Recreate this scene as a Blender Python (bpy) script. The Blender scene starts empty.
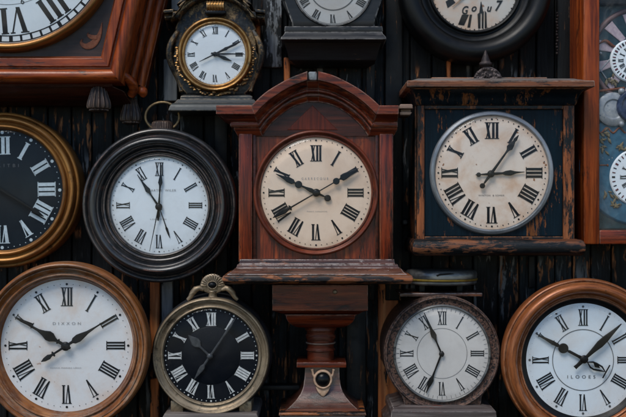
import bpy, bmesh, math, random
from mathutils import Vector, Matrix
random.seed(7)
PI = math.pi
S = 0.002                 # metres per pixel-unit at the reference plane
D = 950.0                 # camera distance to the reference plane, in pixel-units
CX, CY = 313.0, 208.5
WALL = 80.0               # depth of the plank wall behind the reference plane
scene = bpy.context.scene
col = scene.collection

# ------------------------------------------------------------------ materials
class NT:
    def __init__(s, name):
        s.m = bpy.data.materials.new(name); s.m.use_nodes = True
        s.t = s.m.node_tree; s.t.nodes.clear()
        s.out = s.n('ShaderNodeOutputMaterial')
    def n(s, typ, **kw):
        nd = s.t.nodes.new(typ)
        for k, v in kw.items(): setattr(nd, k, v)
        return nd
    def l(s, a, b): s.t.links.new(a, b)
    def math(s, op, a, b=None, c=None):
        nd = s.n('ShaderNodeMath', operation=op)
        for i, v in enumerate((a, b, c)):
            if v is None: continue
            if isinstance(v, (int, float)): nd.inputs[i].default_value = v
            else: s.l(v, nd.inputs[i])
        return nd.outputs[0]
    def ramp(s, fac, a, b):
        nd = s.n('ShaderNodeMapRange'); nd.interpolation_type = 'SMOOTHSTEP'
        s.l(fac, nd.inputs[0]); nd.inputs[1].default_value = a; nd.inputs[2].default_value = b
        return nd.outputs[0]
    def mix(s, f, a, b):
        nd = s.n('ShaderNodeMix', data_type='RGBA')
        if isinstance(f, (int, float)): nd.inputs[0].default_value = f
        else: s.l(f, nd.inputs[0])
        for v, i in ((a, 6), (b, 7)):
            if isinstance(v, tuple): nd.inputs[i].default_value = (*v, 1)
            else: s.l(v, nd.inputs[i])
        return nd.outputs[2]
    def noise(s, vec, scale, detail=4, rough=.6, dist=0.):
        nd = s.n('ShaderNodeTexNoise'); nd.inputs['Scale'].default_value = scale
        nd.inputs['Detail'].default_value = detail; nd.inputs['Roughness'].default_value = rough
        nd.inputs['Distortion'].default_value = dist
        s.l(vec, nd.inputs['Vector']); return nd.outputs[0]

def coords(t, grain):
    """px-unit object coordinates (offset per object) and the grain-stretched ones"""
    tc = t.n('ShaderNodeTexCoord'); oi = t.n('ShaderNodeObjectInfo')
    mp = t.n('ShaderNodeMapping'); mp.inputs['Scale'].default_value = (1/S,)*3
    t.l(tc.outputs['Object'], mp.inputs[0]); raw = mp.outputs[0]
    off = t.n('ShaderNodeVectorMath', operation='SCALE'); off.inputs[0].default_value = (913, 517, 771)
    t.l(oi.outputs['Random'], off.inputs['Scale'])
    add = t.n('ShaderNodeVectorMath', operation='ADD'); t.l(raw, add.inputs[0]); t.l(off.outputs[0], add.inputs[1])
    iso = add.outputs[0]
    if grain == 'ring':
        sp = t.n('ShaderNodeSeparateXYZ'); t.l(raw, sp.inputs[0])
        x, y, z = sp.outputs
        r = t.math('SQRT', t.math('ADD', t.math('MULTIPLY', x, x), t.math('MULTIPLY', z, z)))
        th = t.math('ARCTAN2', z, x)
        cb = t.n('ShaderNodeCombineXYZ')
        t.l(t.math('ADD', t.math('MULTIPLY', r, 1.0), t.math('MULTIPLY', y, .6)), cb.inputs[0])
        t.l(t.math('MULTIPLY', t.math('COSINE', th), 7.), cb.inputs[1])
        t.l(t.math('MULTIPLY', t.math('SINE', th), 7.), cb.inputs[2])
        ad = t.n('ShaderNodeVectorMath', operation='ADD'); t.l(cb.outputs[0], ad.inputs[0]); t.l(off.outputs[0], ad.inputs[1])
        return raw, iso, ad.outputs[0]
    m2 = t.n('ShaderNodeMapping')
    m2.inputs['Scale'].default_value = {'x': (.06, 1, 1), 'z': (1, 1, .06), 'iso': (1, 1, 1), 'y': (1, .06, 1)}[grain]
    t.l(iso, m2.inputs[0])
    return raw, iso, m2.outputs[0]

def surf(name, base, dark=None, light=None, rough=.45, metal=0., grain='iso', gs=.35,
         wear=None, wear_t=(.58, .66), wear_s=.05, wear_stretch=False, edge=None, edge_amt=.6, edge_r=1.7,
         chip2=None, chip2_t=(.62, .68), chip2_s=.12, bump=.25, spec=.25, coat=0., speck=None, rough_var=.2, gm=.62):
    t = NT(name)
    sc_ = lambda q: tuple(v*gm for v in q) if q else None
    base, dark, light, wear, chip2 = map(sc_, (base, dark, light, wear, chip2)); edge_amt = min(1., edge_amt*1.35)
    raw, iso, gv = coords(t, grain)
    g = t.noise(gv, gs, 6, .65, .3)
    c = t.mix(t.ramp(g, .35, .65), dark or tuple(v*.45 for v in base), base)
    if light: c = t.mix(t.ramp(t.noise(gv, gs*.45, 4), .52, .75), c, light)
    big = t.noise(iso, .02, 3)
    c = t.mix(t.math('MULTIPLY', t.ramp(big, .4, .7), .35), c, tuple(v*.5 for v in base))
    wmask = None
    coat *= .5
    if wear:
        if wear_stretch or grain not in 'xz': wv = gv if wear_stretch else iso
        else:
            wm = t.n('ShaderNodeMapping'); wm.inputs['Scale'].default_value = (.35, 1, 1.3) if grain == 'x' else (1.3, 1, .35); t.l(iso, wm.inputs[0]); wv = wm.outputs[0]
        w = t.math('ADD', t.math('MULTIPLY', t.noise(wv, wear_s, 9, .74, .2), .8), t.math('MULTIPLY', t.noise(gv, gs*2.2, 4, .7), .2))
        w = t.math('ADD', t.math('MULTIPLY', w, 1.35), -.175)
        wmask = t.ramp(w, *wear_t)
        c = t.mix(wmask, c, t.mix(t.ramp(t.noise(gv, .5, 4), .35, .7), tuple(v*.4 for v in wear), wear))
    if chip2:
        cv = iso
        if grain in 'xz':
            cm = t.n('ShaderNodeMapping'); cm.inputs['Scale'].default_value = (.3, 1, 1.4) if grain == 'x' else (1.4, 1, .3); t.l(iso, cm.inputs[0]); cv = cm.outputs[0]
        w2 = t.ramp(t.noise(cv, chip2_s, 9, .74, .4), *chip2_t)
        c = t.mix(w2, c, chip2)
    if speck:
        c = t.mix(t.ramp(t.noise(iso, speck[1], 3, .6), .50, .58), c, speck[0])
    bev = t.n('ShaderNodeBevel'); bev.samples = 4; bev.inputs['Radius'].default_value = edge_r*S
    if edge:
        geo = t.n('ShaderNodeNewGeometry')
        dt = t.n('ShaderNodeVectorMath', operation='DOT_PRODUCT')
        t.l(bev.outputs[0], dt.inputs[0]); t.l(geo.outputs['Normal'], dt.inputs[1])
        em = t.ramp(t.math('SUBTRACT', 1., dt.outputs['Value']), .02, .16)
        em = t.math('MULTIPLY', em, t.ramp(t.noise(iso, .13, 7, .75), .40, .56))
        c = t.mix(t.math('MULTIPLY', em, edge_amt), c, edge)
    p = t.n('ShaderNodeBsdfPrincipled')
    t.l(c, p.inputs['Base Color'])
    rv = t.math('ADD', t.math('MULTIPLY', t.noise(iso, .11, 5, .7), rough_var*2), rough - rough_var)
    t.l(rv, p.inputs['Roughness'])
    p.inputs['Metallic'].default_value = metal
    p.inputs['Specular IOR Level'].default_value = spec
    p.inputs['Coat Weight'].default_value = coat; p.inputs['Coat Roughness'].default_value = .25
    if bump:
        h = t.math('ADD', t.math('MULTIPLY', g, .6), t.math('MULTIPLY', t.noise(iso, .9, 4), .4))
        if wmask is not None: h = t.math('SUBTRACT', h, t.math('MULTIPLY', wmask, .7))
        b = t.n('ShaderNodeBump'); b.inputs['Strength'].default_value = bump; b.inputs['Distance'].default_value = S*1.0
        t.l(h, b.inputs['Height']); t.l(bev.outputs[0], b.inputs['Normal']); t.l(b.outputs[0], p.inputs['Normal'])
    else:
        t.l(bev.outputs[0], p.inputs['Normal'])
    t.l(p.outputs[0], t.out.inputs[0])
    return t.m

def dial_mat(name, base, stain, amt=.5, s=.02, spots=None, rough=.45, rim=None, R=50, spec=.35):
    """painted or enamelled dial with age stains; origin at the dial centre"""
    t = NT(name)
    raw, iso, gv = coords(t, 'iso')
    c = t.mix(t.math('MULTIPLY', t.ramp(t.noise(iso, s, 5, .6, .5), .42, .72), amt), base, stain)
    c = t.mix(t.math('MULTIPLY', t.ramp(t.noise(iso, s*5, 6, .7), .5, .75), amt*.4), c, stain)
    if rim:      # grime gathered round the rim of the dial
        sp = t.n('ShaderNodeVectorMath', operation='LENGTH'); t.l(raw, sp.inputs[0])
        rr = t.math('ADD', t.math('DIVIDE', sp.outputs['Value'], R), t.math('MULTIPLY', t.math('SUBTRACT', t.noise(iso, .08, 4), .5), .5))
        c = t.mix(t.math('MULTIPLY', t.ramp(rr, .8, 1.15), .6), c, rim)
    if spots:
        c = t.mix(t.ramp(t.noise(iso, .13, 3, .5), .70, .74), c, spots)
    p = t.n('ShaderNodeBsdfPrincipled'); t.l(c, p.inputs['Base Color'])
    p.inputs['Specular IOR Level'].default_value = spec
    t.l(t.math('ADD', t.math('MULTIPLY', t.noise(iso, .1, 5), .2), rough-.1), p.inputs['Roughness'])
    b = t.n('ShaderNodeBump'); b.inputs['Strength'].default_value = .08; b.inputs['Distance'].default_value = S
    t.l(t.noise(iso, .5, 4), b.inputs['Height']); t.l(b.outputs[0], p.inputs['Normal'])
    t.l(p.outputs[0], t.out.inputs[0])
    return t.m

def glass_mat(name='glass', rough=.04, mult=.36, dust=.06):
    t = NT(name)
    tr = t.n('ShaderNodeBsdfTransparent'); gl = t.n('ShaderNodeBsdfGlossy'); gl.inputs['Roughness'].default_value = rough
    fr = t.n('ShaderNodeFresnel'); fr.inputs[0].default_value = 1.5
    mx = t.n('ShaderNodeMixShader'); t.l(t.math('MULTIPLY', fr.outputs[0], mult), mx.inputs[0])
    raw, iso, gv = coords(t, 'iso')
    du = t.n('ShaderNodeBsdfDiffuse'); du.inputs[0].default_value = (.45, .44, .42, 1)      # dust and smears on the glass
    m0 = t.n('ShaderNodeMixShader')
    t.l(t.math('MULTIPLY', t.ramp(t.noise(iso, .035, 7, .7, 1.5), .45, .75), dust), m0.inputs[0])
    t.l(tr.outputs[0], m0.inputs[1]); t.l(du.outputs[0], m0.inputs[2])
    t.l(m0.outputs[0], mx.inputs[1]); t.l(gl.outputs[0], mx.inputs[2]); t.l(mx.outputs[0], t.out.inputs[0])
    return t.m

M = {}
M['mahogany_x'] = surf('mahogany_x', (.29, .045, .012), (.07, .012, .006), (.52, .11, .032), .36, grain='x', gs=.30, wear=(.022, .012, .012), wear_t=(.53, .66), wear_s=.03, edge=(.33, .22, .17), edge_amt=.7, coat=.35, bump=.25, chip2=(.42, .34, .31), chip2_t=(.66, .72), spec=.25)
M['mahogany_z'] = surf('mahogany_z', (.30, .044, .012), (.06, .011, .006), (.58, .12, .03), .36, grain='z', gs=.30, wear=(.022, .012, .012), wear_t=(.53, .66), wear_s=.03, edge=(.30, .16, .10), edge_amt=.7, coat=.35, bump=.25, chip2=(.42, .34, .31), chip2_t=(.66, .72), spec=.25)
M['mahogany_ring'] = surf('mahogany_ring', (.23, .043, .017), (.07, .017, .009), (.34, .075, .03), .36, grain='ring', gs=.3, edge=(.25, .12, .08), coat=.2, bump=.2)
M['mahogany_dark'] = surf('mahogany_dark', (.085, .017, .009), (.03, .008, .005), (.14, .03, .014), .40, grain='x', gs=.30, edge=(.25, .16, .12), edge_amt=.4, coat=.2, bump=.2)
M['foot_wood'] = surf('foot_wood', (.15, .045, .026), (.05, .018, .013), (.22, .10, .07), .32, grain='x', gs=.3, wear=(.02, .012, .012), wear_t=(.55, .65), edge=(.5, .42, .38), edge_amt=.8, bump=.25, coat=.8, chip2=(.5, .42, .38), chip2_t=(.66, .72), spec=.45)
M['inlay'] = surf('inlay', (.20, .028, .010), (.09, .014, .007), None, .36, grain='z', gs=.3, bump=.1)
M['orange_x'] = surf('orange_x', (.44, .080, .012), (.15, .026, .007), (.64, .17, .04), .34, grain='x', gs=.28, wear=(.03, .014, .012), wear_t=(.58, .68), edge=(.42, .25, .19), edge_amt=.5, bump=.15, coat=.15)
M['orange_ring'] = surf('orange_ring', (.40, .105, .024), (.17, .038, .012), (.50, .17, .055), .36, grain='ring', gs=.4, wear=(.03, .014, .012), wear_t=(.63, .72), edge=(.5, .32, .25), edge_amt=.6, bump=.15, coat=.3)
M['orange_z'] = surf('orange_z', (.44, .080, .012), (.15, .026, .007), (.64, .16, .035), .36, grain='z', gs=.28, wear=(.03, .014, .012), wear_t=(.60, .70), edge=(.40, .2, .12), edge_amt=.35, bump=.15)
M['umber'] = surf('umber', (.06, .036, .034), (.035, .024, .024), (.09, .05, .042), .4, grain='x', gs=.25, bump=.15)
M['copperleaf'] = surf('copperleaf', (.33, .11, .05), (.2, .06, .03), None, .5, bump=.15)
M['gilt'] = surf('gilt', (.62, .33, .10), (.30, .14, .045), (.75, .46, .18), .36, .8, grain='ring', gs=.25, wear=(.10, .055, .025), wear_t=(.58, .72), wear_s=.07, bump=.12, edge=(.8, .6, .35), edge_amt=.4)
M['gilt_wood'] = surf('gilt_wood', (.56, .255, .065), (.24, .095, .03), (.72, .38, .12), .34, .45, grain='ring', gs=.3, wear=(.05, .025, .015), wear_t=(.6, .75), wear_s=.05, bump=.12, coat=.2)
M['brass'] = surf('brass', (.50, .39, .26), (.28, .21, .14), (.60, .49, .36), .46, .65, grain='ring', gs=.35, wear=(.12, .09, .065), wear_t=(.52, .7), wear_s=.09, bump=.25, edge=(.6, .5, .38), edge_amt=.5)
M['brass_ring'] = surf('brass_ring', (.42, .30, .16), (.2, .14, .08), None, .4, .8, bump=.15)
M['bronze'] = surf('bronze', (.05, .054, .055), (.018, .022, .026), (.08, .085, .085), .40, .5, wear=(.42, .28, .14), wear_t=(.50, .60), wear_s=.07, edge=(.5, .34, .18), edge_amt=.8, bump=.3, edge_r=1.6)
M['slate'] = surf('slate', (.075, .085, .088), (.035, .042, .048), (.12, .125, .12), .40, .15, grain='x', gs=.2, wear=(.24, .17, .10), wear_t=(.64, .72), wear_s=.08, edge=(.40, .33, .24), edge_amt=.6, bump=.25, chip2=(.5, .5, .48), chip2_t=(.70, .73))
M['black_case'] = surf('black_case', (.03, .032, .036), (.016, .018, .022), (.05, .05, .052), .36, grain='x', gs=.15, edge=(.42, .40, .38), edge_amt=.6, bump=.15, wear=(.14, .13, .13), wear_t=(.60, .72), wear_s=.07, chip2=(.2, .09, .05), chip2_t=(.69, .73), coat=.2)
M['ebony_ring'] = surf('ebony_ring', (.030, .032, .036), (.011, .013, .016), (.072, .073, .076), .32, grain='ring', gs=.28, wear=(.30, .13, .085), wear_t=(.57, .70), wear_s=.22, wear_stretch=True, edge=(.36, .24, .19), edge_amt=.6, bump=.25, coat=.8, spec=.5)
M['black_ring'] = surf('black_ring', (.006, .007, .0085), (.004, .005, .006), (.010, .011, .012), .42, grain='ring', gs=.3, bump=.15, edge=(.05, .05, .05), edge_amt=.4)
M['black_paint'] = surf('black_paint', (.008, .016, .022), (.005, .009, .013), None, .36, grain='z', gs=.25, wear=(.33, .115, .04), wear_t=(.565, .60), wear_s=.055, wear_stretch=False, chip2=(.40, .30, .22), chip2_t=(.72, .75), edge=(.30, .12, .05), edge_amt=.85, edge_r=2.2, bump=.35)
M['black_panel'] = surf('black_panel', (.005, .020, .034), (.003, .011, .019), None, .42, grain='z', gs=.25, wear=(.42, .15, .055), wear_t=(.575, .605), wear_s=.04, chip2=(.55, .42, .32), chip2_t=(.69, .71), bump=.2, coat=0., spec=.1)
M['stile'] = surf('stile', (.46, .14, .045), (.15, .045, .018), (.52, .18, .065), .42, grain='z', gs=.25, wear=(.012, .018, .022), wear_t=(.46, .53), wear_s=.05, bump=.35, edge=(.35, .16, .08), edge_amt=.5)
M['worn_roll'] = surf('worn_roll', (.33, .12, .05), (.11, .04, .022), (.46, .22, .12), .40, grain='x', gs=.25, wear=(.012, .015, .018), wear_t=(.43, .50), wear_s=.07, chip2=(.42, .33, .26), chip2_t=(.68, .72), bump=.35)
M['cornice_wood'] = surf('cornice_wood', (.34, .12, .05), (.12, .045, .022), (.42, .20, .11), .44, grain='x', gs=.25, wear=(.03, .026, .026), wear_t=(.52, .62), wear_s=.04, edge=(.45, .38, .32), edge_amt=.6, bump=.3)
M['grey_top'] = surf('grey_top', (.30, .26, .235), (.12, .10, .095), (.42, .38, .34), .5, grain='x', gs=.22, wear=(.15, .06, .035), wear_t=(.58, .66), bump=.35)
M['worn_base'] = surf('worn_base', (.16, .062, .04), (.028, .015, .012), (.27, .15, .11), .30, grain='x', gs=.3, chip2=(.62, .55, .52), chip2_t=(.60, .66), wear=(.36, .11, .04), wear_t=(.58, .63), wear_s=.07, edge=(.55, .50, .48), edge_amt=.9, bump=.35, coat=.4, spec=.35)
M['worn_lip'] = surf('worn_lip', (.48, .16, .05), (.16, .05, .02), (.60, .26, .11), .4, grain='x', gs=.22, wear=(.018, .015, .016), wear_t=(.47, .52), wear_s=.085, edge=(.4, .25, .18), edge_amt=.5, bump=.35)
M['pale_paint'] = surf('pale_paint', (.36, .40, .42), (.22, .25, .27), None, .5, gs=.3, wear=(.2, .08, .05), wear_t=(.55, .6), wear_s=.1, bump=.3)
M['pale_wood'] = surf('pale_wood', (.42, .30, .23), (.24, .15, .11), None, .6, grain='x', gs=.3, bump=.3)
M['oak_ring'] = surf('oak_ring', (.40, .145, .04), (.16, .052, .016), (.50, .22, .08), .33, grain='ring', gs=.55, wear=(.46, .34, .25), wear_t=(.54, .70), wear_s=.13, wear_stretch=True, edge=(.42, .32, .25), edge_amt=.5, bump=.22, coat=.3)
M['oak_side'] = surf('oak_side', (.22, .08, .028), (.09, .03, .012), None, .4, grain='ring', gs=.3, bump=.2)
M['copper_ring'] = surf('copper_ring', (.50, .16, .05), (.20, .06, .022), (.66, .28, .12), .33, .25, grain='ring', gs=.5, wear=(.55, .36, .25), wear_t=(.56, .70), wear_s=.10, wear_stretch=True, chip2=(.08, .035, .02), chip2_t=(.64, .72), edge=(.55, .36, .24), edge_amt=.5, bump=.2, coat=.3)
M['speckled'] = surf('speckled', (.19, .10, .072), (.08, .05, .04), (.27, .155, .115), .45, .2, gs=.5, speck=((.012, .010, .011), .42), bump=.8, edge=(.26, .2, .18), edge_amt=.5)
M['drum_base'] = surf('drum_base', (.15, .125, .12), (.05, .036, .036), (.30, .26, .25), .36, grain='x', gs=.2, wear=(.26, .07, .045), wear_t=(.58, .68), wear_s=.06, edge=(.5, .45, .42), edge_amt=.6, bump=.3, coat=.2)
M['silver'] = surf('silver', gm=.8, base=(.38, .40, .43), dark=(.18, .20, .22), light=(.5, .51, .52), rough=.38, metal=.55, grain='ring', gs=.2, wear=(.2, .18, .16), wear_t=(.6, .75), bump=.12)
M['pewter'] = surf('pewter', (.30, .31, .31), (.12, .125, .13), (.42, .42, .40), .34, .6, grain='x', gs=.15, wear=(.05, .05, .055), wear_t=(.6, .66), wear_s=.05, bump=.2)
M['yellow_rim'] = surf('yellow_rim', (.45, .30, .05), (.25, .15, .03), None, .4, .4, grain='x', bump=.15)
M['blue_steel'] = surf('blue_steel', (.008, .013, .020), (.005, .008, .013), None, .34, .3, bump=0)
M['black_hand'] = surf('black_hand', (.006, .007, .009), (.004, .005, .006), None, .42, 0., bump=0)
M['grey_hand'] = surf('grey_hand', (.12, .13, .145), (.07, .08, .09), None, .42, .35, bump=0)
M['ink'] = surf('ink', (.008, .012, .018), (.006, .008, .012), None, .55, bump=0)
M['ink_faded'] = surf('ink_faded', (.05, .055, .065), (.025, .03, .035), None, .6, wear=(.3, .3, .3), wear_t=(.6, .7), wear_s=.2, bump=0)
M['ink_grey'] = surf('ink_grey', (.16, .17, .18), (.13, .14, .15), None, .6, bump=0)
M['ink_faint'] = surf('ink_faint', gm=1., base=(.36, .36, .36), dark=(.28, .28, .29), rough=.6, bump=0)
M['ink_white'] = surf('ink_white', gm=.95, base=(.60, .62, .62), dark=(.42, .45, .46), light=None, rough=.55, wear=(.3, .27, .23), wear_t=(.64, .72), wear_s=.2, bump=0)
M['ink_pale'] = surf('ink_pale', gm=.95, base=(.52, .62, .68), dark=(.40, .50, .56), light=None, rough=.55, bump=0)
M['dark_metal'] = surf('dark_metal', (.012, .014, .017), None, None, .3, .3, bump=.1)
M['iron'] = surf('iron', (.06, .045, .045), (.028, .024, .026), (.10, .075, .07), .5, .4, gs=.6, bump=.5, edge=(.25, .2, .19), edge_amt=.5)
M['flute'] = surf('flute', (.075, .048, .038), (.03, .021, .018), None, .4, grain='z', gs=.3, edge=(.40, .27, .20), edge_amt=.9, edge_r=1.0, bump=.2)
M['bone'] = surf('bone', gm=.95, base=(.55, .38, .26), dark=(.38, .24, .16), light=None, rough=.5, bump=.2)
M['bolt'] = surf('bolt', (.04, .045, .05), None, None, .4, .5, bump=.2)
M['green_post'] = surf('green_post', (.012, .045, .022), (.007, .02, .012), None, .5, grain='z', gs=.2, bump=.2)
M['rust_batten'] = surf('rust_batten', gm=.9, base=(.66, .20, .055), dark=(.26, .08, .027), light=(.78, .33, .12), rough=.55, grain='z', gs=.25, wear=(.012, .012, .014), wear_t=(.56, .60), wear_s=.075, bump=.4)
M['grey_batten'] = surf('grey_batten', (.40, .41, .42), (.18, .19, .20), (.55, .55, .54), .5, grain='z', gs=.25, wear=(.02, .022, .025), wear_t=(.58, .64), wear_s=.06, bump=.4)
M['peel_batten'] = surf('peel_batten', (.016, .019, .022), (.008, .009, .011), None, .5, grain='z', gs=.2, wear=(.42, .46, .50), wear_t=(.49, .53), wear_s=.09, chip2=(.38, .14, .05), chip2_t=(.63, .66), chip2_s=.07, bump=.6)
M['dark_batten'] = surf('dark_batten', (.007, .009, .011), (.003, .004, .005), (.014, .018, .02), .5, grain='z', gs=.2, wear=(.5, .24, .11), wear_t=(.60, .64), wear_s=.2, wear_stretch=True, bump=.4)
M['dark_ledge'] = surf('dark_ledge', (.016, .018, .02), (.008, .009, .011), None, .5, grain='x', gs=.2, wear=(.2, .1, .05), wear_t=(.66, .70), bump=.4)
M['teal'] = surf('teal', (.025, .075, .10), (.012, .042, .06), (.05, .12, .15), .35, gs=.15, bump=.15)
M['azure'] = surf('azure', (.05, .20, .33), (.03, .13, .23), (.09, .27, .40), .35, gs=.12, bump=.1)
M['navy'] = surf('navy', (.02, .045, .13), (.012, .025, .07), (.09, .13, .28), .3, gs=.15, bump=.1)
M['pinkish'] = surf('pinkish', (.30, .18, .18), (.17, .11, .12), None, .45, grain='ring', bump=.1)
M['petal'] = surf('petal', gm=.95, base=(.50, .42, .46), dark=(.38, .30, .36), light=None, rough=.45, bump=.1)
M['maroon'] = surf('maroon', (.22, .03, .05), (.14, .02, .035), None, .45, bump=0)
M['tan_leaf'] = surf('tan_leaf', (.36, .30, .18), (.2, .15, .08), (.45, .42, .32), .5, gs=.4, bump=.2)
M['frost'] = surf('frost', gm=.95, base=(.40, .42, .44), dark=(.25, .28, .32), light=(.55, .55, .54), rough=.4, metal=.3, gs=.15, wear=(.10, .17, .28), wear_t=(.58, .66), wear_s=.1, bump=.3)
# dials
M['d_white'] = dial_mat('d_white', (.76, .83, .88), (.64, .68, .71), .5, rim=(.48, .50, .50), R=49)
M['d_white_big'] = dial_mat('d_white_big', (.68, .76, .81), (.58, .65, .70), .5, R=100)
M['d_cream'] = dial_mat('d_cream', (.84, .66, .51), (.66, .46, .32), .6, rim=(.54, .38, .26), R=55)
M['d_stained'] = dial_mat('d_stained', (.80, .69, .59), (.64, .42, .28), 1.0, .024, spots=(.28, .12, .05), rim=(.50, .32, .2), R=57)
M['d_oldwhite'] = dial_mat('d_oldwhite', (.76, .775, .79), (.68, .55, .46), .85, .022, spots=(.5, .36, .30), R=66)
M['d_grey'] = dial_mat('d_grey', (.66, .64, .615), (.55, .52, .49), .6, .03, rim=(.38, .36, .35), R=46)
M['d_cool'] = dial_mat('d_cool', (.72, .80, .86), (.66, .64, .62), .6, .025, R=57)
M['d_painted'] = dial_mat('d_painted', (.60, .57, .53), (.62, .40, .26), .8, .03, spots=(.25, .13, .07), R=44)
M['d_silver'] = dial_mat('d_silver', (.50, .51, .51), (.40, .37, .34), .6, .03, R=38)
M['d_black'] = dial_mat('d_black', (.006, .011, .017), (.010, .018, .026), .6, .03, spec=.12, rough=.4, R=61)
M['d_black2'] = dial_mat('d_black2', (.004, .006, .010), (.008, .010, .015), .6, .03, spec=.1, rough=.4, R=48)
M['glass'] = glass_mat('glass')
M['glass_cabinet'] = glass_mat('glass_cabinet', .06, .2)
M['glass_dark'] = glass_mat('glass_dark', .07, .16, .012)

# ------------------------------------------------------------------ geometry
def k_at(d): return (D + d) / D
def W(px, py, d): return Vector(((px-CX)*k_at(d)*S, d*S, (CY-py)*k_at(d)*S))

class BM:
    """mesh gathered in picture-plane units: (px, py, depth)"""
    def __init__(s): s.b = bmesh.new()
    def grid(s, rows, close_u=False, close_v=False):
        vs = [[s.b.verts.new(p) for p in r] for r in rows]
        n, m = len(vs), len(vs[0])
        for i in range(n if close_u else n-1):
            for j in range(m if close_v else m-1):
                a, b_, c, d = vs[i][j], vs[i][(j+1) % m], vs[(i+1) % n][(j+1) % m], vs[(i+1) % n][j]
                try: s.b.faces.new([v for q, v in enumerate((a, b_, c, d)) if v not in (a, b_, c, d)[:q]])
                except ValueError: pass
        return vs
    def lathe(s, cx, cy, prof, seg=96, closed=False, sx=1., sy=1., wob=None):
        rows = []
        for i in range(seg):
            a = 2*PI*i/seg; w = wob(a) if wob else 1.
            rows.append([(cx + r*w*sx*math.cos(a), cy + r*w*sy*math.sin(a), d) for r, d in prof])
        vs = s.grid(rows, True, closed)
        return s
    def disc(s, cx, cy, r, d, seg=96, dome=0., n=1):
        if not dome:
            f = [s.b.verts.new((cx + r*math.cos(2*PI*i/seg), cy + r*math.sin(2*PI*i/seg), d)) for i in range(seg)]
            s.b.faces.new(f); return s
        prof = [(r*math.sin(t/n*PI/2), d - dome*math.cos(t/n*PI/2)) for t in range(1, n+1)]
        rows = [[(cx + q*math.cos(2*PI*i/seg), cy + q*math.sin(2*PI*i/seg), dd) for q, dd in prof] for i in range(seg)]
        vs = s.grid(rows, True)
        top = s.b.verts.new((cx, cy, d - dome))
        for i in range(seg): s.b.faces.new((top, vs[i][0], vs[(i+1) % seg][0]))
        return s
    def prism(s, pts, d0, d1, bevel=0., seg=2):
        n0 = len(s.b.verts)
        f = [s.b.verts.new((x, y, d0)) for x, y in pts]; g = [s.b.verts.new((x, y, d1)) for x, y in pts]
        ff = s.b.faces.new(f); s.b.faces.new(list(reversed(g))); n = len(pts)
        for i in range(n): s.b.faces.new((f[i], g[i], g[(i+1) % n], f[(i+1) % n]))
        if bevel:
            bmesh.ops.bevel(s.b, geom=list(ff.edges), offset=bevel, segments=seg, profile=.5, affect='EDGES', clamp_overlap=True)
        return s
    def box(s, x0, x1, y0, y1, d0, d1, bevel=0., seg=2):
        vs = [s.b.verts.new(p) for p in ((x0, y0, d0), (x1, y0, d0), (x1, y1, d0), (x0, y1, d0), (x0, y0, d1), (x1, y0, d1), (x1, y1, d1), (x0, y1, d1))]
        fs = [s.b.faces.new([vs[i] for i in q]) for q in ((0, 1, 2, 3), (7, 6, 5, 4), (0, 4, 5, 1), (1, 5, 6, 2), (2, 6, 7, 3), (3, 7, 4, 0))]
        if bevel:
            ed = {e for f in fs for e in f.edges}
            bmesh.ops.bevel(s.b, geom=list(ed), offset=bevel, segments=seg, profile=.5, affect='EDGES', clamp_overlap=True)
        return s
    def stack(s, levels, back, seg=None):
        """levels: (py, x0, x1, front depth): a moulded block lofted upwards or downwards"""
        rows = [[(x0, y, f), (x1, y, f), (x1, y, back), (x0, y, back)] for y, x0, x1, f in levels]
        vs = s.grid(rows, False, True)
        s.b.faces.new(vs[0]); s.b.faces.new(list(reversed(vs[-1])))
        return s
    def sweep(s, path, prof, closed=False, prof_closed=False, cap=True):
        """prof: (outward offset, depth); outward = left-hand normal of the path direction in (px,py)"""
        n = len(path); rows = []
        for i, (x, y) in enumerate(path):
            def dr(a, b):
                dx, dy = b[0]-a[0], b[1]-a[1]; L = math.hypot(dx, dy); return dx/L, dy/L
            if closed: d0, d1 = dr(path[i-1], path[i]), dr(path[i], path[(i+1) % n])
            else:
                d1 = dr(path[i], path[i+1]) if i < n-1 else dr(path[i-1], path[i])
                d0 = dr(path[i-1], path[i]) if i else d1
            n0, n1 = (d0[1], -d0[0]), (d1[1], -d1[0])
            mx, my = n0[0]+n1[0], n0[1]+n1[1]; L = math.hypot(mx, my); mx, my = mx/L, my/L
            kk = 1/max(.35, mx*n0[0]+my*n0[1])
            rows.append([(x + mx*kk*o, y + my*kk*o, d) for o, d in prof])
        vs = s.grid(rows, closed, prof_closed)
        if cap and not closed and prof_closed:
            s.b.faces.new(vs[0]); s.b.faces.new(list(reversed(vs[-1])))
        return s
    def edge_piece(s, path, i, prof):
        """one mitred length (edge i) of a moulding round a closed polygon"""
        n = len(path)
        def dr(a, b):
            dx, dy = b[0]-a[0], b[1]-a[1]; L = math.hypot(dx, dy); return dx/L, dy/L
        rows = []
        for j in (i, (i+1) % n):
            d0, d1 = dr(path[j-1], path[j]), dr(path[j], path[(j+1) % n])
            n0, n1 = (d0[1], -d0[0]), (d1[1], -d1[0]); mx, my = n0[0]+n1[0], n0[1]+n1[1]; L = math.hypot(mx, my); mx, my = mx/L, my/L
            kk = 1/(mx*n0[0]+my*n0[1]); x, y = path[j]
            rows.append([(x + mx*kk*o, y + my*kk*o, d) for o, d in prof])
        m = 12
        s.grid([[tuple(a[q]+(b_[q]-a[q])*t/m for q in range(3)) for a, b_ in zip(*rows)] for t in range(m+1)])
        return s
    def loft(s, outer, inner, prof, closed_prof=True):
        """moulding between an outer and an inner curve; prof: (share of the way in, depth)"""
        rows = [[(a[0]+(b_[0]-a[0])*t, a[1]+(b_[1]-a[1])*t, d) for t, d in prof] for a, b_ in zip(outer, inner)]
        vs = s.grid(rows, False, closed_prof)
        s.b.faces.new(vs[0]); s.b.faces.new(list(reversed(vs[-1])))
        return s
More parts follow.
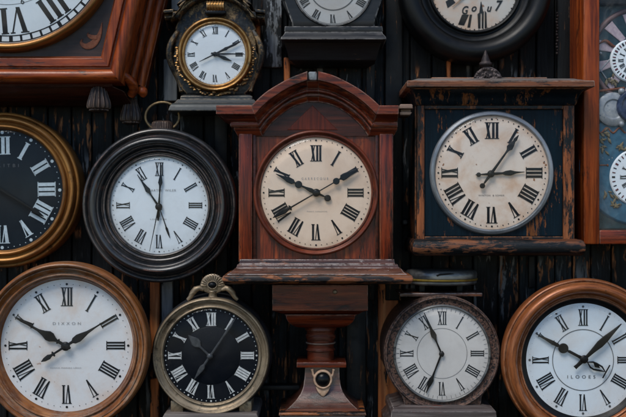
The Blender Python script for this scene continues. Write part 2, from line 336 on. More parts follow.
    def tube(s, pts, r, seg=10, closed=False, cap=True):
        n = len(pts); rows = []; P = [Vector(p) for p in pts]
        up = Vector((0, 0, 1)); prev = None
        for i in range(n):
            if closed: t = P[(i+1) % n] - P[i-1]
            else: t = P[min(i+1, n-1)] - P[max(i-1, 0)]
            t.normalize()
            if prev is None:
                a = Vector((0, 0, 1)) if abs(t.z) < .9 else Vector((1, 0, 0))
            else: a = prev
            u = (a - t*a.dot(t)).normalized(); prev = u; v = t.cross(u)
            rr = r(i/(n-1)) if callable(r) else r
            rows.append([tuple(P[i] + (u*math.cos(2*PI*j/seg) + v*math.sin(2*PI*j/seg))*rr) for j in range(seg)])
        vs = s.grid(rows, closed, True)
        if cap and not closed:
            s.b.faces.new(vs[0]); s.b.faces.new(list(reversed(vs[-1])))
        return s
    def vlathe(s, cx, cd, prof, seg=48, flutes=0, amp=0., depth_scale=1., cap=True):
        """turned about a vertical axis: prof (r, py)"""
        rows = []
        for i in range(seg):
            a = 2*PI*i/seg; w = 1 + (amp*(1-2*abs(math.sin(flutes*a/2))) if flutes else 0)
            rows.append([(cx + r*w*math.cos(a), y, cd + r*w*depth_scale*math.sin(a)) for r, y in prof])
        vs = s.grid(rows, True)
        if cap:
            s.b.faces.new([v[0] for v in vs]); s.b.faces.new([v[-1] for v in reversed(vs)])
        return s
    def ball(s, cx, cy, d, r, sx=1, sy=1, sd=1, sub=2):
        g = bmesh.ops.create_icosphere(s.b, subdivisions=sub, radius=r)
        for v in g['verts']: v.co = Vector((cx + v.co.x*sx, cy + v.co.y*sy, d + v.co.z*sd))
        return s
    def ctube_x(s, x0, x1, cy, cd, r, seg=20, ridges=0, amp=0., n=2):
        rows = []
        for i in range(n+1):
            t = i/n; rr = r*(1 + amp*math.cos(2*PI*ridges*t)) if ridges else r
            rows.append([(x0+(x1-x0)*t, cy + rr*math.cos(2*PI*j/seg), cd + rr*math.sin(2*PI*j/seg)) for j in range(seg)])
        vs = s.grid(rows, False, True); s.b.faces.new(vs[0]); s.b.faces.new(list(reversed(vs[-1]))); return s
    def quad(s, pts, d):
        s.b.faces.new([s.b.verts.new((x, y, d)) for x, y in pts]); return s

def tag(o, label, cat, group=None):
    o['label'] = label; o['category'] = cat
    if group: o['group'] = group

class Thing:
    def __init__(s, name, label, cat, cx, bottom, d0, group=None):
        s.k = k_at(d0); s.cx, s.by, s.d0 = cx, bottom, d0
        s.root = bpy.data.objects.new(name, None); col.objects.link(s.root)
        s.root.empty_display_size = .02
        s.root.location = W(cx, bottom, d0)
        tag(s.root, label, cat, group)
    def build(s, name, bm, mat, parent=None, origin=None, smooth=True, ang=35, recalc=True, single=False):
        ox, oy = origin or (s.cx, s.by)
        b = bm.b
        for v in b.verts:
            x, y, d = v.co
            v.co = Vector(((x-ox)*s.k*S, d*S, (oy-y)*s.k*S))
        if recalc: bmesh.ops.recalc_face_normals(b, faces=b.faces)
        me = bpy.data.meshes.new(name); b.to_mesh(me); b.free()
        if smooth:
            me.polygons.foreach_set('use_smooth', [True]*len(me.polygons)); me.set_sharp_from_angle(angle=math.radians(ang))
        me.materials.append(M[mat] if isinstance(mat, str) else mat)
        o = bpy.data.objects.new(name, me); col.objects.link(o)
        world = Vector(((ox-s.cx)*s.k*S, 0, (s.by-oy)*s.k*S))     # in the root's frame
        if single:                                                 # never used for parented parts
            o.location = s.root.location + world
            return o
        p = parent or s.root
        o.parent = p
        o.location = world - (Vector(p['_o']) if p is not s.root else Vector())
        o['_o'] = tuple(world)
        return o

def arc(cx, cy, r, a0, a1, n):
    return [(cx + r*math.cos(a0+(a1-a0)*i/n), cy + r*math.sin(a0+(a1-a0)*i/n)) for i in range(n+1)]
def roll(r0, r1, d, h, n=10):
    """half-round moulding from radius r0 to r1 standing h in front of depth d"""
    return [((r0+r1)/2 - (r1-r0)/2*math.cos(PI*i/n), d - h*math.sin(PI*i/n)) for i in range(n+1)]
def ease(r0, d0, r1, d1, n=8):
    return [(r0+(r1-r0)*i/n, d0+(d1-d0)*(.5-.5*math.cos(PI*i/n))) for i in range(n+1)]
def quarter(r0, d0, r1, d1, n=6, convex=True):
    o = []
    for i in range(n+1):
        a = PI/2*i/n
        if convex: o.append((r0+(r1-r0)*math.sin(a), d0+(d1-d0)*(1-math.cos(a))))
        else: o.append((r0+(r1-r0)*(1-math.cos(a)), d0+(d1-d0)*math.sin(a)))
    return o

ROMAN = ['XII', 'I', 'II', 'III', 'IIII', 'V', 'VI', 'VII', 'VIII', 'IX', 'X', 'XI']
def glyphs(txt, h, thick=.15, gap=.07, vw=.40, xw=.36, maxw=None, serif=True, cond=1.):
    """strokes as quads in a box of height h, centred on x; y from 0 (base) to h"""
    t = thick*h; thin = .055*h; out = []; x = 0.
    for ch in txt:
        if ch == 'I':
            out.append([(x, 0), (x+t, 0), (x+t, h), (x, h)]); w = t
        elif ch == 'V':
            w = vw*h; m = x + w*.55
            out.append([(m-t*.45, 0), (m+t*.35, 0), (x+t*1.02, h), (x, h)])
            out.append([(m-thin*.4, 0), (m+thin*.6, 0), (x+w, h), (x+w-thin, h)])
        else:
            w = xw*h
            out.append([(x+w-t*1.02, 0), (x+w, 0), (x+t*1.02, h), (x, h)])
            out.append([(x+thin*.3, 0), (x+thin*1.4, 0), (x+w-thin*.3, h), (x+w-thin*1.4, h)])
        if serif:
            sf = .045*h; ov = .05*h
            if ch == 'I': spans = [(x-ov, x+w+ov, 0), (x-ov, x+w+ov, h)]
            elif ch == 'V': spans = [(x-ov, x+t+ov*1.6, h), (x+w-thin-ov*1.6, x+w+ov, h)]
            else: spans = [(x+w-t-ov*1.4, x+w+ov, 0), (x-ov, x+thin+ov*2, 0), (x-ov, x+t+ov*1.4, h), (x+w-thin-ov*2, x+w+ov, h)]
            for a, b, y in spans:
                y0, y1 = (y, y+sf) if y == 0 else (y-sf, y)
                out.append([(a, y0), (b, y0), (b, y1), (a, y1)])
        x += w + gap*h
    tot = x - gap*h
    f = min(cond, (maxw or 1e9)/tot)
    return [[((px-tot/2)*f, py) for px, py in q] for q in out]

def numerals(b, cx, cy, ri, ro, d, rot=0., names=ROMAN, thick=.17, maxw=None, only=None, **kw):
    e = 0
    for i, nm in enumerate(names):
        if only is not None and i not in only: continue
        a = math.radians(30*i + rot); ux, uy = math.sin(a), -math.cos(a); vx, vy = -uy, ux     # radial out, clockwise tangent
        for q in glyphs(nm, ro-ri, thick, maxw=maxw, **kw):
            e += 1
            b.quad([(cx + ux*(ri+y) + vx*x, cy + uy*(ri+y) + vy*x) for x, y in q], d - .012*(e % 7))
    return b

def numeral_parts(c, mat, di, cx, cy, ri, ro, d, rot=0., names=ROMAN, only=None, **kw):
    for i, nm in enumerate(names):
        if only and i not in only: continue
        c.build('numeral', numerals(BM(), cx, cy, ri, ro, d, rot, names, only=(i,), **kw), mat, di, origin=(cx, cy))

def minutes(b, cx, cy, r, d, size=.6, big=1.1, style='dot', rot=0., length=2.5, n=60, skip_big=False):
    for i in range(n):
        a = 2*PI*i/n + math.radians(rot); ux, uy = math.sin(a), -math.cos(a); vx, vy = -uy, ux
        five = i % 5 == 0
        if style == 'dot':
            s_ = big if five else size; x, y = cx+ux*r, cy+uy*r
            b.quad([(x + s_*math.cos(q*PI/4), y + s_*math.sin(q*PI/4)) for q in range(8)], d)
        else:
            w = (big if five else size)/2; l0, l1 = r-length/2, r+length/2
            b.quad([(cx+ux*l0-vx*w, cy+uy*l0-vy*w), (cx+ux*l0+vx*w, cy+uy*l0+vy*w), (cx+ux*l1+vx*w, cy+uy*l1+vy*w), (cx+ux*l1-vx*w, cy+uy*l1-vy*w)], d)
    return b

def ringline(b, cx, cy, r, w, d, seg=96):
    return b.lathe(cx, cy, [(r-w/2, d), (r+w/2, d)], seg)

def lettering(b, txt, cx, cy, h, d, width=None, shear=0., rot=0., bold=0.):
    cu = bpy.data.curves.new('txt', 'FONT'); cu.body = txt; cu.size = 1; cu.shear = shear
    cu.align_x = 'CENTER'; cu.align_y = 'CENTER'; cu.space_character = 1.15; cu.resolution_u = 3; cu.offset = bold
    ob = bpy.data.objects.new('txt', cu); col.objects.link(ob)
    bpy.context.view_layer.update()
    me = bpy.data.meshes.new_from_object(ob.evaluated_get(bpy.context.evaluated_depsgraph_get()))
    xs = [v.co.x for v in me.vertices]; ys = [v.co.y for v in me.vertices]
    fy = h/(max(ys)-min(ys)); fx = (width/(max(xs)-min(xs))) if width else fy
    mx, my = (max(xs)+min(xs))/2, (max(ys)+min(ys))/2
    vs = []
    for v in me.vertices:
        x, y = (v.co.x-mx)*fx, (v.co.y-my)*fy
        vs.append(b.b.verts.new((cx + x*math.cos(rot)+y*math.sin(rot), cy - y*math.cos(rot) + x*math.sin(rot), d)))
    for p in me.polygons:
        try: b.b.faces.new([vs[i] for i in p.vertices])
        except ValueError: pass
    bpy.data.objects.remove(ob); bpy.data.curves.remove(cu); bpy.data.meshes.remove(me)
    return b

def bead(t, r, n=8):
    return [(t - r*math.cos(PI*i/n), max(.35, r*math.sin(PI*i/n))) for i in range(n+1)]
def hand(cx, cy, ang, prof, d, th=.9):
    b = BM(); a = math.radians(ang); ux, uy = math.sin(a), -math.cos(a); vx, vy = -uy, ux
    pts = [(cx+ux*t+vx*w, cy+uy*t+vy*w) for t, w in prof] + [(cx+ux*t-vx*w, cy+uy*t-vy*w) for t, w in reversed(prof)]
    return b.prism(pts, d-th, d, .22, 1)
def hub(cx, cy, r, d, h=1.6):
    return BM().lathe(cx, cy, [(.01, d-h), (r*.5, d-h*.92), (r*.85, d-h*.55), (r, d)], 24)

CL = 'antique clocks crowded on the dark plank wall'

# ================================================================== plank wall
wt = Thing('plank_wall', 'near black wall of vertical weathered planks behind all the clocks', 'wall', 313, 640, WALL)
def wall_mat():
    t = NT('weathered_planks')
    raw, iso, gv = coords(t, 'z')
    g = t.noise(gv, .45, 7, .7, .2)
    c = t.mix(t.ramp(g, .38, .68), (.0014, .002, .0025), (.007, .009, .011))
    c = t.mix(t.ramp(t.noise(iso, .013, 3), .5, .62), c, t.mix(t.ramp(g, .4, .6), (.0035, .006, .008), (.014, .021, .026)))
    m2 = t.n('ShaderNodeMapping'); m2.inputs['Scale'].default_value = (1, 1, .16); t.l(iso, m2.inputs[0])
    ch = t.noise(m2.outputs[0], .17, 7, .62, .5)
    area = t.ramp(t.noise(iso, .013, 3), .42, .55)
    chips = t.math('MULTIPLY', t.ramp(ch, .562, .59), area)
    c = t.mix(chips, c, t.mix(t.ramp(t.noise(gv, .6, 4), .4, .65), (.05, .018, .008), (.34, .15, .065)))
    gr = t.math('MULTIPLY', t.ramp(t.noise(m2.outputs[0], .12, 7, .65, .8), .56, .61), t.ramp(t.noise(iso, .012, 2), .50, .60))
    c = t.mix(gr, c, (.13, .14, .15))
    p = t.n('ShaderNodeBsdfPrincipled'); t.l(c, p.inputs['Base Color']); p.inputs['Roughness'].default_value = .55
    p.inputs['Specular IOR Level'].default_value = .15
    h = t.math('SUBTRACT', g, t.math('MULTIPLY', chips, .8))
    b = t.n('ShaderNodeBump'); b.inputs['Strength'].default_value = .6; b.inputs['Distance'].default_value = S*1.5
    t.l(h, b.inputs['Height']); t.l(b.outputs[0], p.inputs['Normal']); t.l(p.outputs[0], t.out.inputs[0])
    return t.m
M['planks'] = wall_mat()
b = BM(); x = -330.
while x < 960:
    w = random.uniform(17, 27); o = random.uniform(0, 2.2)
    b.box(x+.7, x+w-.7, -270, 640, o, 14, .9, 1); x += w
b.box(-330, 960, -270, 640, 8, 26)
wall = wt.build('boards', b, 'planks')
def batten(x0, x1, y0, y1, mat, d0=-6, label=None):
    o = wt.build('batten', BM().box(x0, x1, y0, y1, d0, 1, 1.0, 2), mat, origin=((x0+x1)/2, (y0+y1)/2))
    if label: o['label'] = label
    return o
batten(151, 160.5, 200, 352, 'rust_batten', -8, 'narrow orange brown batten with black paint flaking off')
batten(151.5, 160, 378, 470, 'rust_batten', -8, 'narrow orange brown batten with black paint flaking off')
batten(162.5, 173.5, 270, 340, 'grey_batten', -7, 'pale grey worn batten')
batten(164.5, 178, 60, 101.5, 'grey_batten', -7, 'pale grey worn batten')
batten(172, 185, -60, 12, 'grey_batten', -7, 'pale grey worn batten')
batten(263, 282, -120, 68, 'peel_batten', -5, 'batten with peeling pale grey paint')
batten(255, 260.5, 20, 44, 'rust_batten', -7, 'narrow orange brown batten with black paint flaking off')
batten(284, 290, 58, 90, 'rust_batten', -4, 'narrow orange brown batten with black paint flaking off')
batten(215, 228, -200, 290, 'dark_batten', -6)
batten(378, 398, 255, 470, 'rust_batten', -3, 'dark rust coloured batten')
batten(346, 366, 300, 470, 'dark_batten', -5)
batten(366, 375, -200, 300, 'dark_batten', -3)
batten(385, 402, -200, 300, 'dark_batten', -6)
batten(556, 571, -200, 220, 'dark_batten', -6)
batten(572, 580, -120, 90, 'green_post', -16, 'dark green painted post')
batten(258, 300, 383, 388, 'dark_ledge', -14)
batten(528, 534, 256, 288, 'dark_batten', -3)
batten(446, 450, 60, 84, 'rust_batten', -8, 'narrow orange brown batten with black paint flaking off')
wt.build('bolt', BM().lathe(404, 222, [(.01, -13), (2.2, -13), (3.6, -11.5), (4.2, -9), (4.2, -6)], 24), 'bolt', origin=(404, 222))

# ================================================================== upper left clock
c = Thing('wall_clock', 'large orange brown clock with white dial and carved fluted feet, in top left corner', 'clock', 8, 82, 20, CL)
X0, Y0 = 8, -59
path = [(-86, 58), (-113, -59), (-86, -176), (102, -176), (129, -59), (102, 58)]
prof_door = [(-2, 3), (0, 0), (.6, -3), (8.6, -4), (9.4, -1), (11, -1)]
prof_roll = [(11+.3, -1)] + [(a+11.5, dd) for a, dd in roll(0, 14, -1, 9)] + [(26, 2), (27, 9)]
bpath = [(-82.4, 74)] + path[1:-1] + [(98.4, 74)]
prof_back = [(24, 10)] + roll(27, 34, 20, 5) + [(34.3, 22)] + roll(34.6, 43, 26, 6) + [(44, 26), (40, 34), (40, 60)]
c.build('case', BM().sweep(bpath, prof_back, False), 'orange_z')
for i in range(6):
    mt = 'orange_x' if i in (2, 5) else 'orange_z'
    c.build('door_moulding', BM().edge_piece(path, i, prof_roll), mt); c.build('door_frame', BM().edge_piece(path, i, prof_door), mt)
c.build('panel', BM().prism(path, 3, 30), 'umber')
# painted acanthus leaf in the corner of the panel
def leaf(pts, w, d):
    b = BM(); n = len(pts); L = []; R_ = []
    for i, (x, y) in enumerate(pts):
        j0, j1 = max(i-1, 0), min(i+1, n-1); dx, dy = pts[j1][0]-pts[j0][0], pts[j1][1]-pts[j0][1]; q = math.hypot(dx, dy)
        ww = w[i]; L.append((x-dy/q*ww, y+dx/q*ww)); R_.append((x+dy/q*ww, y-dx/q*ww))
    return b.prism(L + R_[::-1], d-.5, d, .2, 1)
def smooth(pts, n=6):
    o = []; P = [pts[0]] + list(pts) + [pts[-1]]
    for i in range(1, len(P)-2):
        for j in range(n):
            t_ = j/n; a_, b_, c_, d_ = P[i-1], P[i], P[i+1], P[i+2]
            o.append(tuple(.5*(2*b_[q] + (c_[q]-a_[q])*t_ + (2*a_[q]-5*b_[q]+4*c_[q]-d_[q])*t_**2 + (3*b_[q]-a_[q]-3*c_[q]+d_[q])*t_**3) for q in range(len(b_))))
    return o + [tuple(pts[-1])]
def sleaf(pw, d):
    q = smooth(pw); return leaf([(x, y) for x, y, w_ in q], [max(.15, w_) for x, y, w_ in q], d)
b = sleaf([(101.5, 22, .3), (100, 31, 1.6), (96.5, 39, 3.0), (91, 44.5, 3.6), (84.5, 46, 2.6), (80.5, 42, 1.5), (82, 38.5, .3)], 2.8)
b2 = sleaf([(97, 37, 2.2), (92, 37, 2.4), (87.5, 34.5, 1.4), (88, 32, .3)], 2.75)
me_ = c.build('corner_leaf', b, 'copperleaf'); c.build('corner_leaf', b2, 'copperleaf')
c.build('bezel', BM().lathe(X0, Y0, [(100, 2)] + roll(102.5, 111.5, -1, 9) + [(112, 4)], 160), 'gilt_wood', origin=(X0, Y0))
di = c.build('dial', BM().disc(X0, Y0, 104, -1.5, 160), 'd_white_big', origin=(X0, Y0))
names = [ROMAN[i] for i in range(12)]; names[5] = 'III'
numeral_parts(c, 'ink', di, X0, Y0, 67, 93, -1.8, -5, names, thick=.19, gap=.16, vw=.62)
mb = BM(); ringline(mb, X0, Y0, 95.2, 1.0, -1.75, 160); ringline(mb, X0, Y0, 101.2, 1.0, -1.75, 160)
minutes(mb, X0, Y0, 98.2, -1.8, 2.2, 3.6, 'tick', -2, 5.4)
ringline(mb, X0, Y0, 64, .35, -1.75, 160)
c.build('minute_track', mb, 'ink', di, origin=(X0, Y0))
lb = BM(); lettering(lb, '6', 23, 1.5, 6, -1.8)
c.build('lettering', lb, 'ink', di, origin=(X0, Y0))
c.build('hour_hand', hand(X0, Y0, 300, [(-10, 1), (0, 1.5), (30, 1.5), (38, 5), (52, .4)], -4), 'blue_steel', origin=(X0, Y0))
c.build('minute_hand', hand(X0, Y0, 20, [(-14, 1), (0, 1.5), (60, 1.2), (70, 4), (90, .4)], -6), 'blue_steel', origin=(X0, Y0))
c.build('glass', BM().disc(X0, Y0, 102.6, -3, 128, 9, 10), 'glass', origin=(X0, Y0))
fp = [(3, 84), (6.2, 86), (7.2, 89), (9, 95), (10.8, 101), (11.4, 105), (10.8, 107.6), (8.6, 108.6), (9.2, 109.8), (7, 111), (3, 112)]
c.build('fluted_foot', BM().vlathe(97, 8, fp, 120, 14, .10), 'flute')
c.build('fluted_foot', BM().vlathe(124, 36, [(r*.9, y+10) for r, y in fp], 120, 14, .10), 'flute')
c.build('fluted_foot', BM().vlathe(-80, 8, fp, 120, 14, .10), 'flute')
c.build('bottom_rail', BM().stack([(80, -82, 112, 0), (86, -80, 112, 2), (90, -70, 122, 8), (101, -66, 126, 30)], 60), 'mahogany_dark')
cb = BM().tube([(122+9*math.sin(t*.8), 74+t*6, 4+t*5) for t in [i*.35 for i in range(10)]], lambda t: 5.2*(1-.35*abs(t-.5)), 12)
c.build('corner_carving', cb, 'orange_x')
cb = BM().tube([(136+3*math.sin(t*1.2), 84+t*6, 22) for t in [i*.2 for i in range(10)]], lambda t: 5.5*math.sin(PI*(.15+.75*t)), 12)
c.build('corner_carving', cb, 'orange_x')

# ================================================================== ornate top clock
c = Thing('mantel_clock', 'dark bronze ornate clock with white dial in a gilt bezel on stepped grey plinth', 'clock', 214.5, 112, 40, CL)
X0, Y0 = 215, 54.3
c.build('plinth', BM().stack([(94.5, 183, 249, 4), (96, 180.5, 252, 2), (99, 180, 252, 2), (99.6, 178, 254, -2), (101, 177, 255, -3), (103.5, 175, 257, -5), (104.2, 173.5, 258, -8),
      (106, 172, 259, -10), (108, 171, 260, -11), (111.5, 170, 260.5, -12), (112.2, 171, 259.5, -11)], 40), 'slate')
out = [(184, 95), (182, 86), (176, 76), (171, 66), (173, 58), (172, 50), (175, 40), (177, 28), (176, 18), (186, 6), (198, -2), (215, -6)]
out = out + [(430-x, y) for x, y in reversed(out[:-1])]
c.build('case', BM().prism(out, 6, 40, 2.5, 3), 'bronze')
arch_p = [(165, 16), (177, 15), (181, 9)] + arc(215, 40, 46, math.radians(218), math.radians(322), 24) + [(249, 9), (253, 15), (265, 16)]
c.build('pediment', BM().sweep(arch_p, [(-4.5, 30), (-4.5, 2)] + [(o-4.5, d) for o, d in roll(0, 5, 0, 4, 6)] + [(1, -4), (1.8, -8), (4.4, -8), (4.8, -4), (4.8, 30)], False, True), 'bronze')
c.build('coil', BM().ctube_x(207.5, 224.5, 7.5, -3, 5.6, 24, 6, .08, 60), 'gilt')
c.build('coil_clasp', BM().box(205.5, 226.5, 11.5, 15.5, -7, 4, 1.2), 'dark_metal')
for sx in (-1, 1):
    X = lambda v: X0 + sx*v
    sc = [(X(38 + 7*math.sin(t*2.4) + t*2), 30 + t*32, 6-4*math.sin(t*3)) for t in [i/20*1.9 for i in range(21)]]
    c.build('scroll', BM().tube(sc, lambda t: 2.2+1.2*math.sin(PI*t), 10), 'bronze')
b = BM()
for i in range(64):
    a = math.radians(-10 + 200*i/63)
    r = 38.5 + random.uniform(-1, 2.6)
    b.ball(X0 + r*math.cos(a), Y0 + r*math.sin(a), 1 + random.uniform(-1.5, 2), random.uniform(1., 2.0), 1.2, .8, .8, 1)
c.build('garland', b, 'gilt')
c.build('bezel', BM().lathe(X0, Y0, [(30, 2)] + roll(30.4, 33.2, 0, 2.2, 6) + roll(33.4, 37.4, 0, 4, 8) + [(37.8, 6)], 96), 'gilt', origin=(X0, Y0))
di = c.build('dial', BM().disc(X0, Y0, 31, 1.2), 'd_white', origin=(X0, Y0))
numeral_parts(c, 'ink', di, X0, Y0, 20.4, 27.6, .9, 0, thick=.13)
c.build('minute_track', minutes(BM(), X0, Y0, 29.3, .9, .22, .4), 'ink', di, origin=(X0, Y0))
c.build('minute_hand', hand(X0, Y0, 64, [(-17.5, .2), (-10, .6), (-2, .6), (4, .9), (8, .9), (12, 1.7), (15, .9), (22, 1.3), (29, .3)], -1, .6), 'black_hand', origin=(X0, Y0))
c.build('second_hand', hand(X0, Y0, 90, [(-4, .4), (0, .8), (8, .8), (18, .6), (29, .5)], -2.2, .5), 'black_hand', origin=(X0, Y0))
c.build('hour_hand', hand(X0, Y0, 112, [(-4, .5), (0, 1.2), (5, .9), (10, 1.8), (18, .2)], 0.2, .6), 'black_hand', origin=(X0, Y0))
c.build('hub', hub(X0, Y0, 2.4, -1.2, 1.8), 'black_hand', origin=(X0, Y0))
c.build('glass', BM().disc(X0, Y0, 30.6, -.5, 64, 4, 8), 'glass', origin=(X0, Y0))

# ================================================================== top middle black clock
c = Thing('mantel_clock', 'black mantel clock with silvery dial on stepped base, above the arched red clock', 'clock', 333, 62, 35, CL)
X0, Y0 = 333, -13.4
a0 = math.radians(42)
out = [(291, 27), (292.5, 20)] + arc(X0, Y0, 52, PI-math.radians(12), 2*PI+math.radians(12), 48) + [(373.5, 20), (376, 27)]
c.build('case', BM().prism(out, 0, 45, 1.5, 2), 'black_case')
c.build('base', BM().stack([(26.6, 290, 377, -2), (27.4, 285, 382, -5), (32, 284.6, 382.4, -5.5), (33, 285.2, 381.8, -5), (35, 284.5, 382.5, -6), (37, 283.2, 384, -8), (38.6, 281.8, 385, -10), (41, 281, 385.6, -11), (41.6, 282, 385, -10)], 45), 'black_case')
c.build('bracket', BM().stack([(41.4, 284, 382, 6), (44, 285, 381, 8), (58, 289, 377, 14), (62, 296, 370, 22)], 45), 'dark_ledge')
c.build('bezel', BM().lathe(X0, Y0, [(38, 1)] + roll(38.2, 40.6, 0, 2, 6) + [(41, 1)], 96), 'black_case', origin=(X0, Y0))
di = c.build('dial', BM().disc(X0, Y0, 38.6, -.3), 'd_silver', origin=(X0, Y0))
numeral_parts(c, 'ink_faded', di, X0, Y0, 28, 36.4, -.6, 0, thick=.15, maxw=8.5)
mb = ringline(BM(), X0, Y0, 23.6, 1.1, -.55); ringline(mb, X0, Y0, 37.4, .3, -.55)
c.build('minute_track', mb, 'ink_grey', di, origin=(X0, Y0))
c.build('hour_hand', hand(X0, Y0, 310, [(-5, .6), (0, 1.1), (12, .8), (16, 2), (22, .3)], -1.2, .7), 'black_hand', origin=(X0, Y0))
c.build('minute_hand', hand(X0, Y0, 50, [(-7, .6), (0, 1.1), (20, .8), (24, 2), (34, .3)], -2.4, .7), 'black_hand', origin=(X0, Y0))
c.build('glass', BM().disc(X0, Y0, 38.2, -1.6, 64, 5, 8), 'glass', origin=(X0, Y0))

# ================================================================== top right round black clock
c = Thing('wall_clock', 'round clock with wide plain black frame and stained painted dial, behind the pointed finial', 'clock', 475, 63, 50, CL)
X0, Y0 = 475, -13.6
c.build('frame', BM().lathe(X0, Y0, [(43, 4)] + roll(44, 47.5, 2, 4, 8) + ease(48, 2, 55, -2) + roll(55.5, 76.6, 0, 13, 16) + [(77, 6), (75, 30)], 160), 'black_ring', origin=(X0, Y0))
di = c.build('dial', BM().disc(X0, Y0, 45, 3.4), 'd_painted', origin=(X0, Y0))
numeral_parts(c, 'ink', di, X0, Y0, 30, 41.5, 3.1, 0, thick=.22, gap=.09, only=(0, 1, 2, 3, 9, 10, 11))
for qs in ([[(462.5, 14), (469.5, 14), (464.5, 25), (458.5, 24)], [(470.2, 14), (472.6, 14), (470.6, 27), (467.8, 27)]], [[(446, 1), (452, -3), (456, 2), (448, 7.5)]],
           [[(478, 13.5), (481.2, 11), (481, 28), (478.6, 28)], [(482.2, 12), (484.4, 10.5), (484, 28), (482.2, 28)], [(485.2, 10), (487, 12), (487.4, 27.4), (485.2, 28)], [(481.3, 1), (481.9, 1), (484, 13), (479.6, 13)]]):
    nb = BM()
    for i, q in enumerate(qs): nb.quad(q, 3.1 - .02*i)
    c.build('numeral', nb, 'ink', di, origin=(X0, Y0))
c.build('minute_track', minutes(BM(), X0, Y0, 42.8, 3.1, .45, .8), 'ink', di, origin=(X0, Y0))
for args in (('G', 465.8, 9.6, 8.6, 3.0, 6.6), ('o', 474.6, 8.4, 5.6, 3.0, 5.2), ('u', 490, 8.6, 5.4, 3.0, 5), ('7', 499.6, 5.2, 11, 3.0, 8)):
    c.build('lettering', lettering(BM(), *args, .3, bold=.025), 'ink', di, origin=(X0, Y0))
c.build('hour_hand', hand(X0, Y0, 228, [(-6, .6), (0, 1), (20, .7), (30, .3)], 2.4, .6), 'bone', origin=(X0, Y0))
c.build('minute_hand', hand(X0, Y0, 20, [(-8, .6), (0, 1.2), (28, .9), (40, .3)], 1.2, .6), 'black_hand', origin=(X0, Y0))
c.build('glass', BM().disc(X0, Y0, 44.6, 1.4, 64, 4, 8), 'glass', origin=(X0, Y0))

# ================================================================== cabinet clock, far right
c = Thing('cabinet_clock', 'tall orange wood cabinet clock with blue panel of several small dials, at right edge', 'clock', 652, 244, 30, CL)
ip = [(597.5, 230), (597.5, -72), (706, -72), (706, 230)]
for x0 in (581.5, 706.2): c.build('stile', BM().box(x0, x0+15.8, -88, 244, -8, 50, 1.4, 2), 'orange_z')
c.build('bottom_rail', BM().box(597.4, 706.1, 230, 244, -7, 50, 1.4, 2), 'mahogany_x')
c.build('top_rail', BM().box(597.4, 706.1, -88, -72, -7, 50, 1.4, 2), 'mahogany_x')
c.build('inner_slip', BM().sweep(ip, [(0.5, -4), (-1.6, -1), (-1.6, 6)], True), 'dark_ledge')
panel = c.build('back_panel', BM().box(597, 706.4, -72.4, 230.4, 7, 46), 'teal')
c.build('tray', BM().box(598.4, 705, -4, 4.5, -2, 7, .6), 'dark_ledge')
up = c.build('upper_ring', BM().lathe(641, 55, [(44.5, 6.8)] + roll(45, 49.5, 6, 2, 6) + [(50, 6.8)], 96), 'pinkish', origin=(641, 55))
c.build('ring_field', BM().disc(641, 55, 45, 6.3), 'teal', up, origin=(641, 55))
pb = BM()
for i in range(12):
    a = math.radians(-75 + 30*i); ca, sa = math.cos(a), math.sin(a)
    pb.prism([(641+r*ca-w*sa, 55+r*sa+w*ca) for r, w in ((22, -3), (44, -5.5), (44, 5.5), (22, 3))], 5.4, 6.2, .2, 1)
c.build('petal', pb, 'petal', up, origin=(641, 55))
def subdial(x, y, r, name, seed):
    dd = c.build(name, BM().lathe(x, y, [(.01, 3), (r, 3), (r+1.2, 4), (r+1.2, 6.6)], 64), 'd_white', origin=(x, y))
    t1, t2 = BM(), BM()
    minutes(t1, x, y, r-2.3, 2.7, 0, 0, 'tick', 0, 3, 1)
    for i in range(36):
        a = 2*PI*i/36; tb = t1 if i % 2 else t2; w = .55 if i % 3 else .9
        ux, uy = math.sin(a), -math.cos(a)
        tb.quad([(x+ux*p-uy*q, y+uy*p+ux*q) for p, q in ((r-4, -w), (r-4, w), (r-.8, w), (r-.8, -w))], 2.7)
    c.build('minute_track', t1, 'ink', dd, origin=(x, y)); c.build('minute_track', t2, 'maroon', dd, origin=(x, y))
    numeral_parts(c, 'ink_faded', dd, x, y, r*.42, r*.68, 2.7, 0, maxw=4)
    return dd
subdial(633, 60, 20.5, 'small_dial', 1)
c.build('silver_disc', BM().lathe(614, 109, [(.01, 2), (9, 2.4), (10, 1.4), (15, 1.8), (17, 3), (17, 6.6)], 64), 'frost', origin=(614, 109))
c.build('blue_disc', BM().lathe(634, 106, [(.01, -1), (10, -1), (12, 0), (12.4, -2), (16, -1.6), (17, 1), (17, 6.6)], 64), 'navy', origin=(634, 106))
lo = c.build('lower_field', BM().lathe(641, 166, [(.01, 5), (58, 5), (60, 6.6)], 128), 'azure', origin=(641, 166))
subdial(640, 177, 28, 'lower_dial', 2)
for (x, y, n) in ((613, 80, 9), (622, 146, 10), (606, 138, 6), (617, 205, 8), (612, 196, 5), (604, 150, 5), (608, 134, 7)):
    lb = BM()
    for i in range(n):
        a = random.uniform(0, 6.28); r = random.uniform(0, 6.5); w = random.uniform(1.2, 2.2)
        px, py, a2 = x+r*math.cos(a), y+r*math.sin(a)*.8, random.uniform(0, 6.28)
        lb.prism([(px+w*1.9*math.cos(a2), py+w*1.9*math.sin(a2)), (px+w*.7*math.cos(a2+1.6), py+w*.7*math.sin(a2+1.6)), (px-w*1.9*math.cos(a2), py-w*1.9*math.sin(a2)), (px+w*.7*math.cos(a2-1.6), py+w*.7*math.sin(a2-1.6))], 3.6 - .05*i, 6.9, .25, 1)
    c.build('leaf_ornament', lb, 'tan_leaf')
c.build('scroll_ornament', BM().tube([(601+t*20, 43-3*math.sin(t*6), 5) for t in [i/12 for i in range(13)]], lambda t: 1.8*math.sin(PI*(.1+.85*t)), 8), 'copperleaf')
